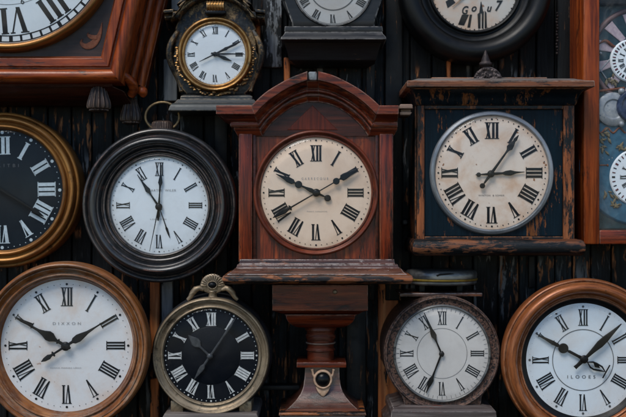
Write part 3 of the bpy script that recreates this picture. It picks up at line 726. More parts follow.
c.build('scroll_ornament', BM().tube([(599+t*9, 165, 5.4) for t in [i/6 for i in range(7)]], .8, 8).ball(609, 165, 5, 1.3), 'copperleaf')
c.build('scroll_ornament', BM().tube([(599+t*28, 130+2.5*math.sin(t*14), 5) for t in [i/24 for i in range(25)]], 1.0, 8), 'copperleaf')
c.build('scroll_ornament', BM().tube([(600+t*26, 90.5-3*t, 5) for t in [i/12 for i in range(13)]], 1.3, 8), 'copperleaf')
for x, y, d, r in ((602, 52.5, 5, 1.6), (622, 91, 2, 3.2), (622, 124, 2, 3.0)): c.build('pearl_ornament', BM().ball(x, y, d, r), 'frost')
wb = BM()
for i in range(7): wb.ball(601+i*3.2, 159-1.3*math.sin(i*2), 5.6, .9)
c.build('pearl_ornament', wb, 'frost')
c.build('pearl_ornament', BM().tube([(623, 42, 5.6), (614, 56, 5.6), (602, 69, 5.6), (608, 78, 5.6)], .8, 8), 'frost')
c.build('hour_hand', hand(640, 177, 250, [(-4, .6), (0, 1), (9, .8), (13, .2)], 1.8, .6), 'black_hand', origin=(640, 177))
c.build('minute_hand', hand(640, 177, 40, [(-4, .6), (0, 1), (16, .8), (22, .2)], .8, .6), 'black_hand', origin=(640, 177))
c.build('glass', BM().box(597.6, 705.8, -71.8, 229.8, -4.6, -3.8), 'glass_cabinet')

# ================================================================== left black dial, gilt frame
c = Thing('wall_clock', 'round clock with black dial, pale numerals and ribbed golden frame at left edge', 'clock', 2, 268, 48, CL)
X0, Y0 = 2, 190
c.build('frame', BM().lathe(X0, Y0, [(60, 2), (61, -1)] + roll(61.4, 65.6, -1, 4, 8) + ease(65.8, 0, 67.4, 1, 4) + roll(67.6, 73.6, 1, 5.5, 10) + roll(73.8, 78, 5, 5, 8) + [(78.2, 8), (77, 31)], 160), 'gilt_wood', origin=(X0, Y0))
di = c.build('dial', BM().disc(X0, Y0, 61.5, 1), 'd_black', origin=(X0, Y0))
numeral_parts(c, 'ink_pale', di, X0, Y0, 35.5, 53.5, .6, -1, thick=.19, gap=.08, maxw=19)
mb = minutes(BM(), X0, Y0, 57.6, .6, .5, 1.7)
c.build('minute_track', mb, 'ink_pale', di, origin=(X0, Y0))
lb = lettering(BM(), 'C L I T B I', 5.5, 165.5, 3.2, .6, 26)
c.build('lettering', lb, 'ink_grey', di, origin=(X0, Y0))
c.build('hour_hand', hand(X0, Y0, 300, [(-8, .8), (0, 1.4), (18, 1), (24, 3.4), (34, .3)], -1, .8), 'blue_steel', origin=(X0, Y0))
c.build('minute_hand', hand(X0, Y0, 122, [(-10, .8), (0, 1.4), (34, 1), (40, 2.6), (50, .3)], -2.4, .8), 'blue_steel', origin=(X0, Y0))
c.build('glass', BM().disc(X0, Y0, 61.2, -.6, 96, 6, 8), 'glass_dark', origin=(X0, Y0))

# ================================================================== centre-left round clock
c = Thing('wall_clock', 'round white clock in wide black moulded frame with a brass hanging ring on top', 'clock', 159, 284, 25, CL)
X0, Y0 = 159, 205.3
pf = [(48.6, 3), (48.9, 0)] + roll(49, 51.6, 0, 2.2, 6) + [(51.8, 1.5), (52.6, 1.5)] + roll(52.8, 57, 1, 4, 8) + ease(57.2, 0, 61, -6, 6) + roll(61.2, 68.5, -4, 7, 12) + [(69, -2)] + ease(69.2, -1, 72, 4, 5) + roll(72.2, 77.8, 6, 6, 10) + [(78, 9), (76, 30), (70, 54)]
c.build('frame', BM().lathe(X0, Y0, pf, 160), 'ebony_ring', origin=(X0, Y0))
di = c.build('dial', BM().disc(X0, Y0, 49.6, 1.6), 'd_white', origin=(X0, Y0))
numeral_parts(c, 'ink', di, X0, Y0, 29.5, 43, 1.2, 0, thick=.11, gap=.085, vw=.38, xw=.34, cond=0.78)
c.build('minute_track', minutes(BM(), X0, Y0, 46.4, 1.2, .42, .75), 'ink', di, origin=(X0, Y0))
c.build('lettering', lettering(BM(), 'GARTLE  WILER', 162, 190.3, 2.3, 1.2, 28), 'ink_faint', di, origin=(X0, Y0))
c.build('lettering', lettering(BM(), 'LONDON', 158, 219.2, 1.3, 1.2, 16), 'ink_faint', di, origin=(X0, Y0))
c.build('hour_hand', hand(X0, Y0+1.5, 326, [(-4, .8), (0, 1.2), (14, .7), (17, .9), (20, 2.6), (24, 1.6), (30, .7), (39, .3)], .4, .7), 'blue_steel', origin=(X0, Y0))
c.build('minute_hand', hand(X0, Y0+1.5, 3.5, [(-14, .5), (-9, 1.6), (-4, 1.2), (0, 1.2), (14, .6), (21, .8), (24, 2.2), (28, 1.6), (33, .6), (42, .3)], -.8, .7), 'blue_steel', origin=(X0, Y0))
c.build('alarm_hand', hand(X0, Y0+1.5, 161, [(0, .35), (21, .35), (23, 1.2), (28, .9), (33, .2)], 1.0, .4), 'blue_steel', origin=(X0, Y0))
c.build('second_hand', hand(X0, Y0+1.5, 191.5, [(-6, .5), (0, .6), (44, .25)], -2, .5), 'blue_steel', origin=(X0, Y0))
c.build('hub', hub(X0, Y0+1.5, 3.6, -1.4, 2), 'blue_steel', origin=(X0, Y0))
c.build('glass', BM().disc(X0, Y0, 49, .2, 64, 5.5, 8), 'glass', origin=(X0, Y0))
c.build('crown', BM().vlathe(159, 22, [(7, 119), (10, 120.5), (11, 123), (11.2, 127), (11.4, 132)], 96, 28, .035), 'flute')
c.build('hanging_ring', BM().tube([(159+17.2*math.cos(2*PI*i/64), 114.5+14.6*math.sin(2*PI*i/64), 22) for i in range(64)], 1.35, 10, True), 'brass_ring')

# ================================================================== centre mahogany clock
c = Thing('bracket_clock', 'red mahogany clock with arched pediment and cream dial on a worn stepped base', 'clock', 315.5, 283, 0, CL)
X0, Y0 = 316, 192.7
XL, XR = 238.5, 393
apath = [(250, 107.5), (254, 107.5)] + [(256.5, 103), (260.5, 99.3), (268, 93.2), (277, 87.5), (285.5, 82.6), (294, 78.6), (301, 75.6), (307, 73.6)] 
apR = [(318.5, 73.6), (325, 75), (333, 77.8), (342, 81.6), (351, 86.3), (360, 92), (368, 98), (373.5, 103), (376.5, 107.5), (381, 107.5)]
def off(pts, o):      # shift straight down: used for the solid parts behind the arch
    return [(x, y+o) for x, y in pts]
inner = off(apath, 6) + off(apR, 6)
c.build('case', BM().prism([(XL, 262), (XL, 112)] + [(x, y) for x, y in inner if XL < x < XR] + [(XR, 112), (XR, 262)], 3, 78), 'mahogany_z')
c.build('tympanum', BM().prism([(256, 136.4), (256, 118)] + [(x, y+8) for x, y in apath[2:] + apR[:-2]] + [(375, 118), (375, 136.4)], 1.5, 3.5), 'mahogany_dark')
prof = [(0, 60), (0, -17), (-.5, -18), (-8.6, -18), (-9.2, -17)] + [(-9.6-a, dd) for a, dd in ease(0, -14, 6, -7, 5)] + [(-15.8, -5.5)] + [(-16.2-a, dd) for a, dd in roll(0, 4, -6.5, 2.5, 6)] + [(-20.4, -3.4), (-21.2, -3.4), (-21.4, -5.2), (-23, -5.2), (-23.2, -2)] + [(-23.4-a, dd) for a, dd in ease(0, -2, 4.6, .5, 4)] + [(-28.6, 0), (-28.8, 3), (-20, 60)]
def mould(pts, name, mat):
    return c.build(name, BM().sweep(pts, prof, False, True), mat)
OL = smooth([(252.5, 107.5), (256, 104), (260.5, 99.4), (268, 93.2), (277, 87.5), (285.5, 82.7), (294, 78.7), (307.4, 73.6)], 5)
IL = smooth([(262.5, 137), (263.6, 135), (266.5, 130.6), (271, 124.6), (277.5, 118.4), (285.5, 111.8), (295, 106.4), (307.4, 102.4)], 5)
OR_ = smooth([(318.2, 73.6), (331.4, 77.2), (341, 81.4), (350, 86), (359, 91.4), (367.5, 97.6), (374, 103.2), (378.5, 107.5)], 5)
IR = smooth([(318.2, 102.4), (330, 104.8), (339.6, 109), (348, 114.4), (355.4, 120.6), (361.6, 127), (366, 133.4), (368, 137)], 5)
tp = [(-o/29, d) for o, d in prof]
for o_, i_ in ((OL, IL), (OR_, IR)): c.build('pediment_moulding', BM().loft(o_, i_, tp), 'mahogany_x')
c.build('pediment_moulding', BM().loft([(307.2, 73.8), (318.4, 73.8)], [(307.2, 102.5), (318.4, 102.5)], [(.32, 58), (.32, -16.4)] + tp[5:-1] + [(.7, 58)]), 'mahogany_x')
c.build('peak_block', BM().box(308.4, 317.2, 73.6, 82.4, -14.6, 40, 1.6, 2), 'pale_paint')
c.build('inlay_triangle', BM().prism([(312.5, 105), (338, 130), (287, 130)], 1.25, 2), 'inlay')
lv = [(107.3, 20), (107.8, 20.6), (115.6, 20.6), (116.4, 19)] + [(116.6+a, p) for a, p in [(0, 18), (2, 15.5), (4, 12), (5.4, 8.5), (6.2, 7)]] + [(123.4, 7.4), (125.5, 7.8), (127.6, 7), (128, 4.5), (130, 4.2), (133, 2.4), (136, .8)]
c.build('cornice', BM().stack([(y, XL-p, 252.9+max(0, y-107.5)*.335, -p*.87) for y, p in lv], 76), 'mahogany_x')
c.build('cornice', BM().stack([(y, 378.1-max(0, y-107.5)*.352, min(XR+p, 397), -p*.87) for y, p in lv], 76), 'mahogany_x')
ck = c.build('broken_cornice_end', BM().stack([(105.6, 399.5, 410, -13), (106.4, 398.6, 411, -14.5), (110, 398.4, 411.2, -15), (110.2, 400, 410, -8), (113.4, 400, 410, -8), (113.6, 398.6, 410.6, -13), (116.2, 399, 409, -12)], 20), 'pale_wood')
ck['label'] = 'broken pale raw wood end of the cornice'
for x0, x1 in ((XL, 252.5), (379, XR)):
    c.build('pilaster', BM().box(x0+.4, x1, 134, 261, -3.4, 4, 1.0, 2), 'mahogany_z')
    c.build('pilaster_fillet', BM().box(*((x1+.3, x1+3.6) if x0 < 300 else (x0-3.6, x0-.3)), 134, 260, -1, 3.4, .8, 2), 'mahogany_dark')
base = [(258.6, XL+3, XR-1, -1), (259.2, XL+2, XR+.6, -6), (263.6, XL+1.4, XR+1.2, -7), (264.2, XL-.5, XR+4, -10), (267.4, XL-1.2, XR+5, -11), (268, XL-3, XR+7, -14), (271, XL-6, XR+9, -17), (273.4, XL-10, XR+13, -21)]
c.build('base', BM().stack(base, 76), 'worn_base')
lip = [(273.2, XL-11, XR+14.6, -22), (274.2, XL-13, XR+16.6, -24.5), (276.5, XL-14, XR+17.4, -26), (279, XL-13.6, XR+17, -26), (281.4, XL-12, XR+15.4, -24), (282.6, XL-9, XR+12, -20)]
c.build('base_lip', BM().stack(lip, 76), 'worn_lip')
c.build('bezel', BM().lathe(X0, Y0, [(55, 1.5)] + roll(55.4, 57.2, 0, 1.4, 5) + ease(57.4, 0, 59, -1.6, 4) + roll(59, 62.6, -1, 2.6, 8) + [(63, 3)], 128), 'mahogany_ring', origin=(X0, Y0))
di = c.build('dial', BM().disc(X0, Y0, 55.8, .6, 128), 'd_cream', origin=(X0, Y0))
numeral_parts(c, 'ink', di, X0, Y0, 31.4, 47.6, .2, 0, thick=.145, gap=.075, vw=.36, xw=.32, cond=0.85)
c.build('minute_track', minutes(BM(), X0, Y0, 52.4, .2, .5, .95), 'ink', di, origin=(X0, Y0))
c.build('lettering', lettering(BM(), 'G A R R E C O U R', 315, 178.6, 2.4, .2, 27), 'ink_faint', di, origin=(X0, Y0))
c.build('lettering', lettering(BM(), 'PARIS LONDON', 317, 211.4, 1.1, .2, 20), 'ink_faint', di, origin=(X0, Y0))
HX, HY = 316.3, 192.8
c.build('hour_hand', hand(HX, HY, 295, [(-16, .4)] + bead(-12.4, 3.3) + [(-8, .9), (-3, 1.3), (0, 1.6), (6, 2.2), (12, 1.1)] + [(15.3, .9)] + bead(19.6, 3.7) + [(24.5, 1.1), (26, 2.6), (31, 2.8), (36, 1.5), (44.5, .3)], -1, .9), 'blue_steel', origin=(HX, HY))
c.build('minute_hand', hand(HX, HY, 60, [(-50, .3), (-45, 1.6), (-37, 2.7), (-33, 1.6), (-31.4, .7), (-30.6, 2.8), (-29.6, 2.8), (-28.8, .6), (0, .6), (18, .6)] + bead(23, 3.4) + [(28, .9), (29.5, 3.2), (33, 3.3), (40, 2.1), (48.5, .3)], -3, .9), 'blue_steel', origin=(HX, HY))
c.build('hub', hub(HX, HY, 4.0, -3.6, 1.8), 'blue_steel', origin=(HX, HY))
c.build('glass', BM().disc(X0, Y0, 55.2, -1.0, 96, 6.5, 8), 'glass', origin=(X0, Y0))

# ================================================================== right square clock
c = Thing('mantel_clock', 'square black clock with peeling paint, stained dial and a pointed finial on its flat top', 'clock', 493, 256, 5, CL)
X0, Y0 = 492, 172.8
for x0, x1 in ((417, 424.6), (563.6, 574.6)): c.build('stile', BM().box(x0, x1, 100, 240, 0, 72, .8, 1), 'stile')
for y0, y1 in ((100, 109), (236.5, 240)): c.build('rail', BM().box(424.7, 563.5, y0, y1, .6, 72), 'black_paint')
c.build('front_panel', BM().box(424.8, 563.4, 109.2, 236.3, 3, 70), 'black_panel')
c.build('side_panel', BM().box(415.4, 416.9, 106, 239, 4, 70), 'black_paint')
c.build('frieze', BM().stack([(89.6, 409, 584, -12), (91, 411, 582, -9), (95, 413.6, 579, -5), (100, 415, 577, -3), (104, 415.8, 576, -2), (105.6, 416.6, 575, -.6)], 74), 'black_paint')
c.build('cornice', BM().stack([(82.4, 407, 588, -15), (83, 405.6, 589.4, -17), (88.6, 405.2, 589.8, -17.5), (89.4, 406.6, 588.4, -16)], 75), 'cornice_wood')
c.build('top_board', BM().stack([(77.2, 421, 572, 10), (78, 418.5, 574, 4), (80.4, 414, 578, -6), (82.2, 410, 584, -12)], 75), 'grey_top')
c.build('top_cap', BM().box(434, 552, 74.6, 77, 20, 70, .5), 'cornice_wood')
lv = []
for i in range(13):
    a = PI*i/12; lv.append((247.3-8.4*math.cos(a), 418-6.4*math.sin(a)**.6, 576-6.4*-math.sin(a)**.6, -1-11*math.sin(a)**.7))
c.build('base_roll', BM().stack(lv, 74), 'worn_roll')
c.build('bezel', BM().lathe(X0, Y0, [(56.4, 2), (57, -.6), (58, -1.6)] + ease(58, -1.6, 61, -.6, 4) + [(62, .8), (62.2, 3.6)], 128), 'silver', origin=(X0, Y0))
di = c.build('dial', BM().disc(X0, Y0, 57.2, 1, 128), 'd_stained', origin=(X0, Y0))
numeral_parts(c, 'ink', di, X0, Y0, 34, 50.6, .6, 0, thick=.15, gap=.075, vw=.36, xw=.32)
c.build('minute_track', minutes(BM(), X0, Y0, 53.6, .6, .6, 1.0), 'ink', di, origin=(X0, Y0))
lb = lettering(BM(), 'WINTON  & SOMER', 491.5, 195.4, 1.5, .6, 26)
c.build('lettering', lb, 'ink_grey', di, origin=(X0, Y0))
HX, HY = 490.5, 174
c.build('minute_hand', hand(HX, HY, 35.5, [(-17.5, .4)] + bead(-14.6, 2.7) + [(-11, .9), (-6, 1.3), (0, 1.5), (10, 1.2), (25, .9), (29, 1.2), (32, 3.2), (36, 2.6), (40, 1.2), (42, 1.8), (47.5, .3)], -2, .9), 'black_hand', origin=(HX, HY))
c.build('hour_hand', hand(HX, HY, 86.5, [(-15, .4)] + bead(-12, 2.3) + [(-9, .8), (0, 1.4), (12, .9), (15, 2.2), (20, 2.7), (24, 1.4), (26, .8), (34, .3)], -.4, .9), 'black_hand', origin=(HX, HY))
c.build('hub', hub(HX, HY, 3.7, -2.6, 2), 'black_hand', origin=(HX, HY))
c.build('glass', BM().disc(X0, Y0, 56.8, -1, 96, 6, 8), 'glass', origin=(X0, Y0))
# finial: pierced fan base and turned spire
fb = BM().prism([(476, 79)] + arc(491, 79, 14.5, PI*1.04, PI*1.96, 24) + [(506, 79)], 16, 24, 1.2, 2)
for i in range(46):
    a = random.uniform(PI*1.06, PI*1.94); r = random.uniform(3, 13.5)
    fb.ball(491+r*math.cos(a)*1.05, 78.4+r*math.sin(a)*.92, 16, random.uniform(.9, 1.7), sub=1)
fin = c.build('finial', fb, 'iron', origin=(490, 79))
c.build('spire', BM().vlathe(489.2, 20, [(4.2, 68), (4.4, 66.4), (3.4, 65.2), (5.2, 63.4), (6.6, 61.6), (6.4, 60), (5, 59.2), (4.4, 57), (2.8, 52.6), (1.2, 48.6), (.3, 46.6)], 32), 'iron', fin, origin=(490, 79))

# ================================================================== bottom left clock
c = Thing('wall_clock', 'large round white clock in worn light brown wooden frame, in bottom left corner', 'clock', 66, 431, -5, CL)
X0, Y0 = 66, 346
pf = [(65.4, 8), (66, 4)] + [(66.2, 3.6)] + ease(66.4, 3, 70, -5, 6) + roll(70.2, 73.2, -4.5, 2.6, 6) + [(73.6, -5)] + ease(74, -5.6, 78.5, -9, 6) + roll(78.6, 84.4, -5, 6.4, 10) + [(85, -2), (84.6, 6), (80, 14), (70, 22), (62, 84)]
c.build('frame', BM().lathe(X0, Y0, pf, 160), 'oak_ring', origin=(X0, Y0))
di = c.build('dial', BM().disc(X0, Y0, 66.8, 3.4, 128), 'd_oldwhite', origin=(X0, Y0))
numeral_parts(c, 'ink', di, X0, Y0, 39.6, 58.4, 3, 0, thick=.12, gap=.075, vw=.36, xw=.32, cond=0.8)
c.build('minute_track', minutes(BM(), X0, Y0, 61.6, 3, .42, 1.25), 'ink', di, origin=(X0, Y0))
c.build('lettering', lettering(BM(), 'D I X X O N', 66, 323.8, 2.8, 3, 28), 'ink_faint', di, origin=(X0, Y0))
c.build('lettering', lettering(BM(), 'CLOCK MAKERS LEEDS', 65, 368.4, 1.3, 3, 31), 'ink_faint', di, origin=(X0, Y0))
c.build('hour_hand', hand(X0, Y0, 299.5, [(-5, 1), (0, 1.6), (8, 1.3), (9.5, 3), (10.5, 1), (13, 2), (17, 4.6), (21, 5), (26, 2.8), (32, 1.2), (44, .9), (52, 1.4), (59.5, .3)], 1, 1), 'blue_steel', origin=(X0, Y0))
c.build('minute_hand', hand(X0, Y0, 57.5, [(-29, .2), (-25, 2), (-20, 2.6), (-17, 1.2), (-15.6, 1), (-15, 2.8), (-14, 2.8), (-13.4, .8), (0, 1.2), (8, 1.2), (10, 3.2), (15, 4), (20, 3), (26, 1.4), (36, .8), (46, .7), (58, .3)], -1, 1), 'blue_steel', origin=(X0, Y0))
c.build('hub', hub(X0, Y0, 4.6, -2, 1.6), 'blue_steel', origin=(X0, Y0))
c.build('glass', BM().disc(X0, Y0, 65.8, 1, 96, 5.5, 8), 'glass', origin=(X0, Y0))

# ================================================================== black dial brass clock at the bottom
c = Thing('table_clock', 'round brass clock with black dial and a fan shaped crest between two scroll arms', 'clock', 211, 440, 5, CL)
X0, Y0 = 211, 355.6
c.build('case', BM().lathe(X0, Y0, [(47, 3), (47.6, -1)] + roll(47.8, 50.4, -1, 2, 6) + [(50.6, -1)] + ease(50.8, -1.4, 55, -3.4, 5) + roll(55, 58.2, -2, 3, 8) + [(58.6, 1), (58.4, 4)], 128), 'brass', origin=(X0, Y0))
c.build('drum', BM().lathe(X0, Y0, [(46, 5), (57.6, 4.2), (60.5, 9), (60.5, 32), (56, 40), (30, 74)], 96), 'black_case', origin=(X0, Y0))
di = c.build('dial', BM().disc(X0, Y0, 48.2, 1.2, 128), 'd_black2', origin=(X0, Y0))
c.build('dial_centre', BM().lathe(X0, Y0, [(.01, .5), (28.2, .5), (28.8, .9), (28.8, 1.2)], 96), 'd_black2', di, origin=(X0, Y0))
numeral_parts(c, 'ink_white', di, X0, Y0, 29.6, 43, .7, 0, thick=.19, gap=.06, vw=.44, xw=.42, cond=0.76)
mb = minutes(BM(), X0, Y0, 45.6, .8, .55, 1.0, 'dot')
c.build('minute_track', mb, 'ink_white', di, origin=(X0, Y0))
c.build('hour_hand', hand(X0-1, Y0+.4, 314, [(-3, .8), (0, 1.2), (12, .9), (14, 1.2), (17, 4.2), (21, 4.6), (25, 2.6), (30, .3)], -.4, .8), 'grey_hand', origin=(X0, Y0))
c.build('minute_hand', hand(X0-1, Y0+.4, 34, [(-29, .2), (-24, .8), (-17, 2.4), (-13, 2.6), (-10, .9), (0, 1.1), (25, .9), (36, 1.4), (47, .3)], -1.8, .8), 'grey_hand', origin=(X0, Y0))
c.build('hub', hub(X0-1, Y0+.4, 3.0, -2.4, 1.6), 'grey_hand', origin=(X0, Y0))
c.build('glass', BM().disc(X0, Y0, 47.6, -.6, 96, 5, 8), 'glass_dark', origin=(X0, Y0))
# crest: ribbed fan, eye and two scroll arms
fx, fy = 212.3, 285.5
cr = BM()
fan = [(fx + (12 + .8*math.cos(i*PI))*math.cos(PI + PI*1.0*i/26), fy + 1 + (12 + .8*math.cos(i*PI))*math.sin(PI + PI*i/26)) for i in range(27)]
cr.prism([(fx-9, fy+6), (fx-11.8, fy+3)] + fan + [(fx+11.8, fy+3), (fx+9, fy+6), (fx+4, fy+8), (fx-4, fy+8)], 2, 8, 1.0, 2)
crest = c.build('crest', cr, 'brass', origin=(fx, fy))
rb = BM()
for i in range(13):
    a = PI + PI*(i+.5)/13
    rb.tube([(fx+5.6*math.cos(a), fy+1+4.8*math.sin(a), 1.6), (fx+8.5*math.cos(a), fy+1+8.2*math.sin(a), .8), (fx+11.4*math.cos(a), fy+1+11.4*math.sin(a), 1.6)], .72, 6)
c.build('fan_rib', rb, 'brass', crest, origin=(fx, fy))
c.build('crest_eye', BM().lathe(fx, fy-.4, [(.01, -.8), (2.4, -.5), (4, .8), (4, 2)], 32, sy=.75), 'dark_metal', crest, origin=(fx, fy))
c.build('eye_rim', BM().lathe(fx, fy-.4, roll(4, 5.4, 2, 2, 6), 32, sy=.78), 'brass', crest, origin=(fx, fy))
for sx in (-1, 1):
    pts = [(fx+sx*x, y, 3) for x, y in ((9, 290), (13, 288.2), (17, 289.5), (20, 293), (22.4, 297.5), (25.2, 300.2))]
    c.build('scroll_arm', BM().tube(pts, lambda t: 1.7+1.5*math.sin(PI*min(1, t*1.1)), 12), 'brass')
c.build('crest_stem', BM().vlathe(fx, 5, [(5.5, 291), (4, 294), (4.4, 297), (7.5, 299.4)], 24), 'brass')
for x in (176.5, 245): c.build('foot_block', BM().box(x-6, x+6.4, 401, 412.6, 1, 40, .8), 'brass')
c.build('base', BM().stack([(411.8, 168, 254, -4), (412.4, 165.4, 257, -7), (415, 164, 258.4, -8), (419, 164, 258.4, -8), (420, 167, 255, -5), (434, 167, 255, -4), (436, 160, 262, -9), (440, 160, 262, -9)], 74), 'grey_top')

# ================================================================== pedestal under the centre clock
p = Thing('pedestal', 'dark red turned wooden pedestal under the middle clock, with flared foot and pale ring', 'pedestal', 321, 446, 20)
p.build('capital', BM().stack([(283.4, 274, 366, -14), (284, 273, 367, -16), (309, 273, 367, -16), (309.6, 275, 365, -14), (310.6, 277, 362, -12), (313.4, 284.4, 358, -7), (313.8, 285, 357, -2)], 58), 'mahogany_x')
cup = [(311, 44), (312, 42)] + [(312+17*math.sin(a), 13.5+25*math.cos(a)) for a in [i*PI/2/10 for i in range(11)]]
p.build('bowl', BM().stack([(y, 320.5-h*.86, 320.5+h*.86, 24-h*.8) for y, h in [(313.6, 41.5), (314.4, 41)] + [(314.4+14.8*math.sin(a), 15+25*math.cos(a)) for a in [i*PI/2/10 for i in range(11)]]], 58), 'mahogany_x')
p.build('column', BM().vlathe(320.8, 24, [(15, 328), (16, 330), (16, 332.5), (14.4, 333.5), (14.2, 337), (15.2, 338), (15.2, 341), (14, 342), (13.6, 351)] + [(14.4, 351.6), (15, 352.6), (14.4, 353.6)] + [(13.6, 354), (13.8, 363)], 48), 'mahogany_ring')
p.build('collar_wire', BM().tube([(320.8+14.6*math.cos(2*PI*i/48), 345+.6, 24+14.6*math.sin(2*PI*i/48)) for i in range(48)], .8, 8, True), 'pale_wood')
p.build('disc_plate', BM().box(296.5, 346.5, 363, 368.4, 4, 46, .8), 'mahogany_x')
ft = [(368.2, 17), (380, 17.4), (382.6, 18)] + [(382.6+27*t, 18 + 19*(t**2.1)) for t in [i/10 for i in range(1, 11)]] + [(410.2, 40), (413, 41.5), (417, 41.5), (418, 39), (446, 39)]
p.build('foot', BM().stack([(y, 322-h, 322+h*1.02, 24-h*.9) for y, h in ft], 58), 'foot_wood')
p.build('foot_edge', BM().stack([(409.4, 281, 363, -13.6), (410, 279.6, 365, -15), (412, 279.4, 365.4, -15.4), (412.8, 281, 364, -14)], 57.6), 'worn_lip')
ring = [(323 + 8.4*math.cos(a), 379.6 + 8*math.sin(a)) for a in [PI*.78 - 2*PI*.0 + i/30*(PI*1.44) for i in range(31)]]
rb = BM().lathe(323, 380, [(6.9, 4)] + roll(7.1, 9.6, 3, 2.4, 8) + [(9.7, 6), (6.9, 6)], 48)
rb.prism(smooth([(315.4, 386.4), (317.5, 391.5), (320.6, 395.4), (323, 397.2), (325.4, 395.4), (328.5, 391.5), (330.6, 386.4)], 4) + [(326.5, 388.8), (323, 389.4), (319.5, 388.8)], 2.4, 7, .6, 2)
for sx in (-1, 1): rb.tube([(323+sx*x, y, 3.6) for x, y in ((8.4, 377.4), (10, 374.6), (10.4, 372), (10.9, 369.8))], lambda t: 1.5-.5*math.sin(PI*t), 10)
rg = p.build('ring_plaque', rb, 'bone', origin=(323, 380))
p.build('knob', BM().disc(323, 380.2, 7.4, 4, 32, 5.5, 8), 'dark_metal', rg, origin=(323, 380))
p.build('screw', BM().lathe(334.6, 290.5, [(.01, -18.6), (1.6, -18.2), (2.4, -16), (2.4, -14)], 20), 'brass', origin=(334.6, 290.5))

# ================================================================== drum clock at the bottom
c = Thing('mantel_clock', 'speckled brown drum shaped mantel clock with grey white dial and thin black hands', 'clock', 442, 440, 10, CL)
X0, Y0 = 442, 353.3
out = [(404, 406), (404.6, 402), (402, 397)] + arc(X0, Y0, 58, math.radians(132), math.radians(408), 72) + [(482, 397), (480.4, 402), (481, 406)]
c.build('case', BM().prism(out, 0, 66, 2.2, 3), 'speckled')
c.build('front_ring', BM().lathe(X0, Y0, [(48.6, .5)] + roll(54.5, 57.4, -.5, 2.2, 6) + [(57.6, .5)], 128), 'speckled', origin=(X0, Y0))
c.build('bezel', BM().lathe(X0, Y0, [(46, 1.5)] + roll(46.4, 49, 0, 2.4, 6) + [(49.4, 1)], 128), 'pewter', origin=(X0, Y0))
di = c.build('dial', BM().disc(X0, Y0, 46.8, -.2, 128), 'd_grey', origin=(X0, Y0))
nm = list(ROMAN)
numeral_parts(c, 'ink', di, X0, Y0, 28.6, 42, -.5, 0, nm, thick=.10, gap=.09, vw=.34, xw=.36, maxw=10, cond=0.82)
mb = minutes(BM(), X0, Y0, 44.2, -.5, .3, .5, 'tick', 0, 3.0); ringline(mb, X0, Y0, 25, .35, -.5)
c.build('minute_track', mb, 'ink_grey', di, origin=(X0, Y0))
HX, HY = 441.3, 353.6
c.build('minute_hand', hand(HX, HY, 337, [(-3, .6), (0, 1), (12, .7), (16, .9), (19.5, 2.8), (23, 2.4), (27, 1.1), (45, .3)], -2.4, .8), 'black_hand', origin=(HX, HY))
c.build('hour_hand', hand(HX, HY, 201.5, [(-3, .6), (0, 1), (18, .7), (24, .9), (28, 2.6), (32, 2), (36, 1), (42, .3)], -1.2, .8), 'black_hand', origin=(HX, HY))
c.build('hub', hub(HX, HY, 2.7, -2.6, 1.6), 'black_hand', origin=(HX, HY))
c.build('glass', BM().disc(X0, Y0, 46.4, -1, 96, 5, 8), 'glass', origin=(X0, Y0))
c.build('base', BM().stack([(404.6, 402, 483, -2), (405.4, 400, 485, -5), (406.4, 397, 489, -7), (407, 393, 492, -9), (409.4, 390.5, 494, -11), (415, 390, 494.4, -11.4), (416, 393, 492, -9), (424, 386, 499, -14), (440, 386, 499, -14)], 68), 'drum_base')

# ================================================================== tin and its little board
tn = Thing('lidded_tin', 'flat grey metal tin with a yellow rim lying above the speckled drum clock', 'tin', 442, 284.4, 30)
tv = [(31, 270.2), (34, 270.8), (36, 272.6), (36.6, 275), (36.4, 278.6)]
tn.build('lid', BM().vlathe(442.6, 14, [(1, 269.4), (20, 269.6)] + tv, 64, depth_scale=.85), 'pewter')
tn.build('rim', BM().vlathe(442.6, 14, [(36.6, 278.6), (37.2, 279.2), (37, 280.6), (36.2, 281)], 64, depth_scale=.85), 'yellow_rim')
tn.build('body', BM().vlathe(442.6, 14, [(36, 281), (36, 283.4), (34, 284.8), (10, 285)], 64, depth_scale=.85), 'pewter')
tn.build('lid_scratch', BM().prism([(434, 274), (438, 272.4), (447, 272), (452, 272.4), (446, 273.4), (438, 274.2), (435, 275.4)], -17.6, -14), 'dark_metal')
sh = Thing('small_shelf', 'thin dark brown board on two posts fixed to the wall under the grey tin', 'shelf', 440, 296.5, 30)
sh.build('board', BM().box(399.5, 481, 292.4, 295.8, -8, 51, .7), 'worn_base')
b = BM().box(420, 426, 285, 292.5, 8, 51, .5); sh.build('post', b, 'dark_ledge')
b = BM().box(458, 464, 285, 292.5, 8, 51, .5); sh.build('post', b, 'dark_ledge')

# ================================================================== lower right copper clock
c = Thing('wall_clock', 'round white clock with copper brown frame and black inner ring, in bottom right corner', 'clock', 584, 443, 0, CL)
X0, Y0 = 584, 360.5
pf = [(62.4, 0)] + roll(62.6, 65, -1, 2, 6) + [(65.2, -1), (66, -1.6)] + ease(66, -1.6, 68, -5, 4) + [(68+a, dd) for a, dd in roll(0, 10.4, -5, 7, 12)] + [(78.6, -3)] + roll(78.8, 82, -1, 2.6, 6) + [(82.4, 2), (81, 14), (74, 26), (66, 79)]
c.build('frame', BM().lathe(X0, Y0, pf, 160), 'copper_ring', origin=(X0, Y0))
c.build('inner_ring', BM().lathe(X0, Y0, [(56.6, 4), (57.2, 3.4), (60, 1.4), (62.5, 0), (62.6, 2)], 128), 'black_ring', origin=(X0, Y0))
di = c.build('dial', BM().disc(X0, Y0, 57.6, 3.6, 128), 'd_cool', origin=(X0, Y0))
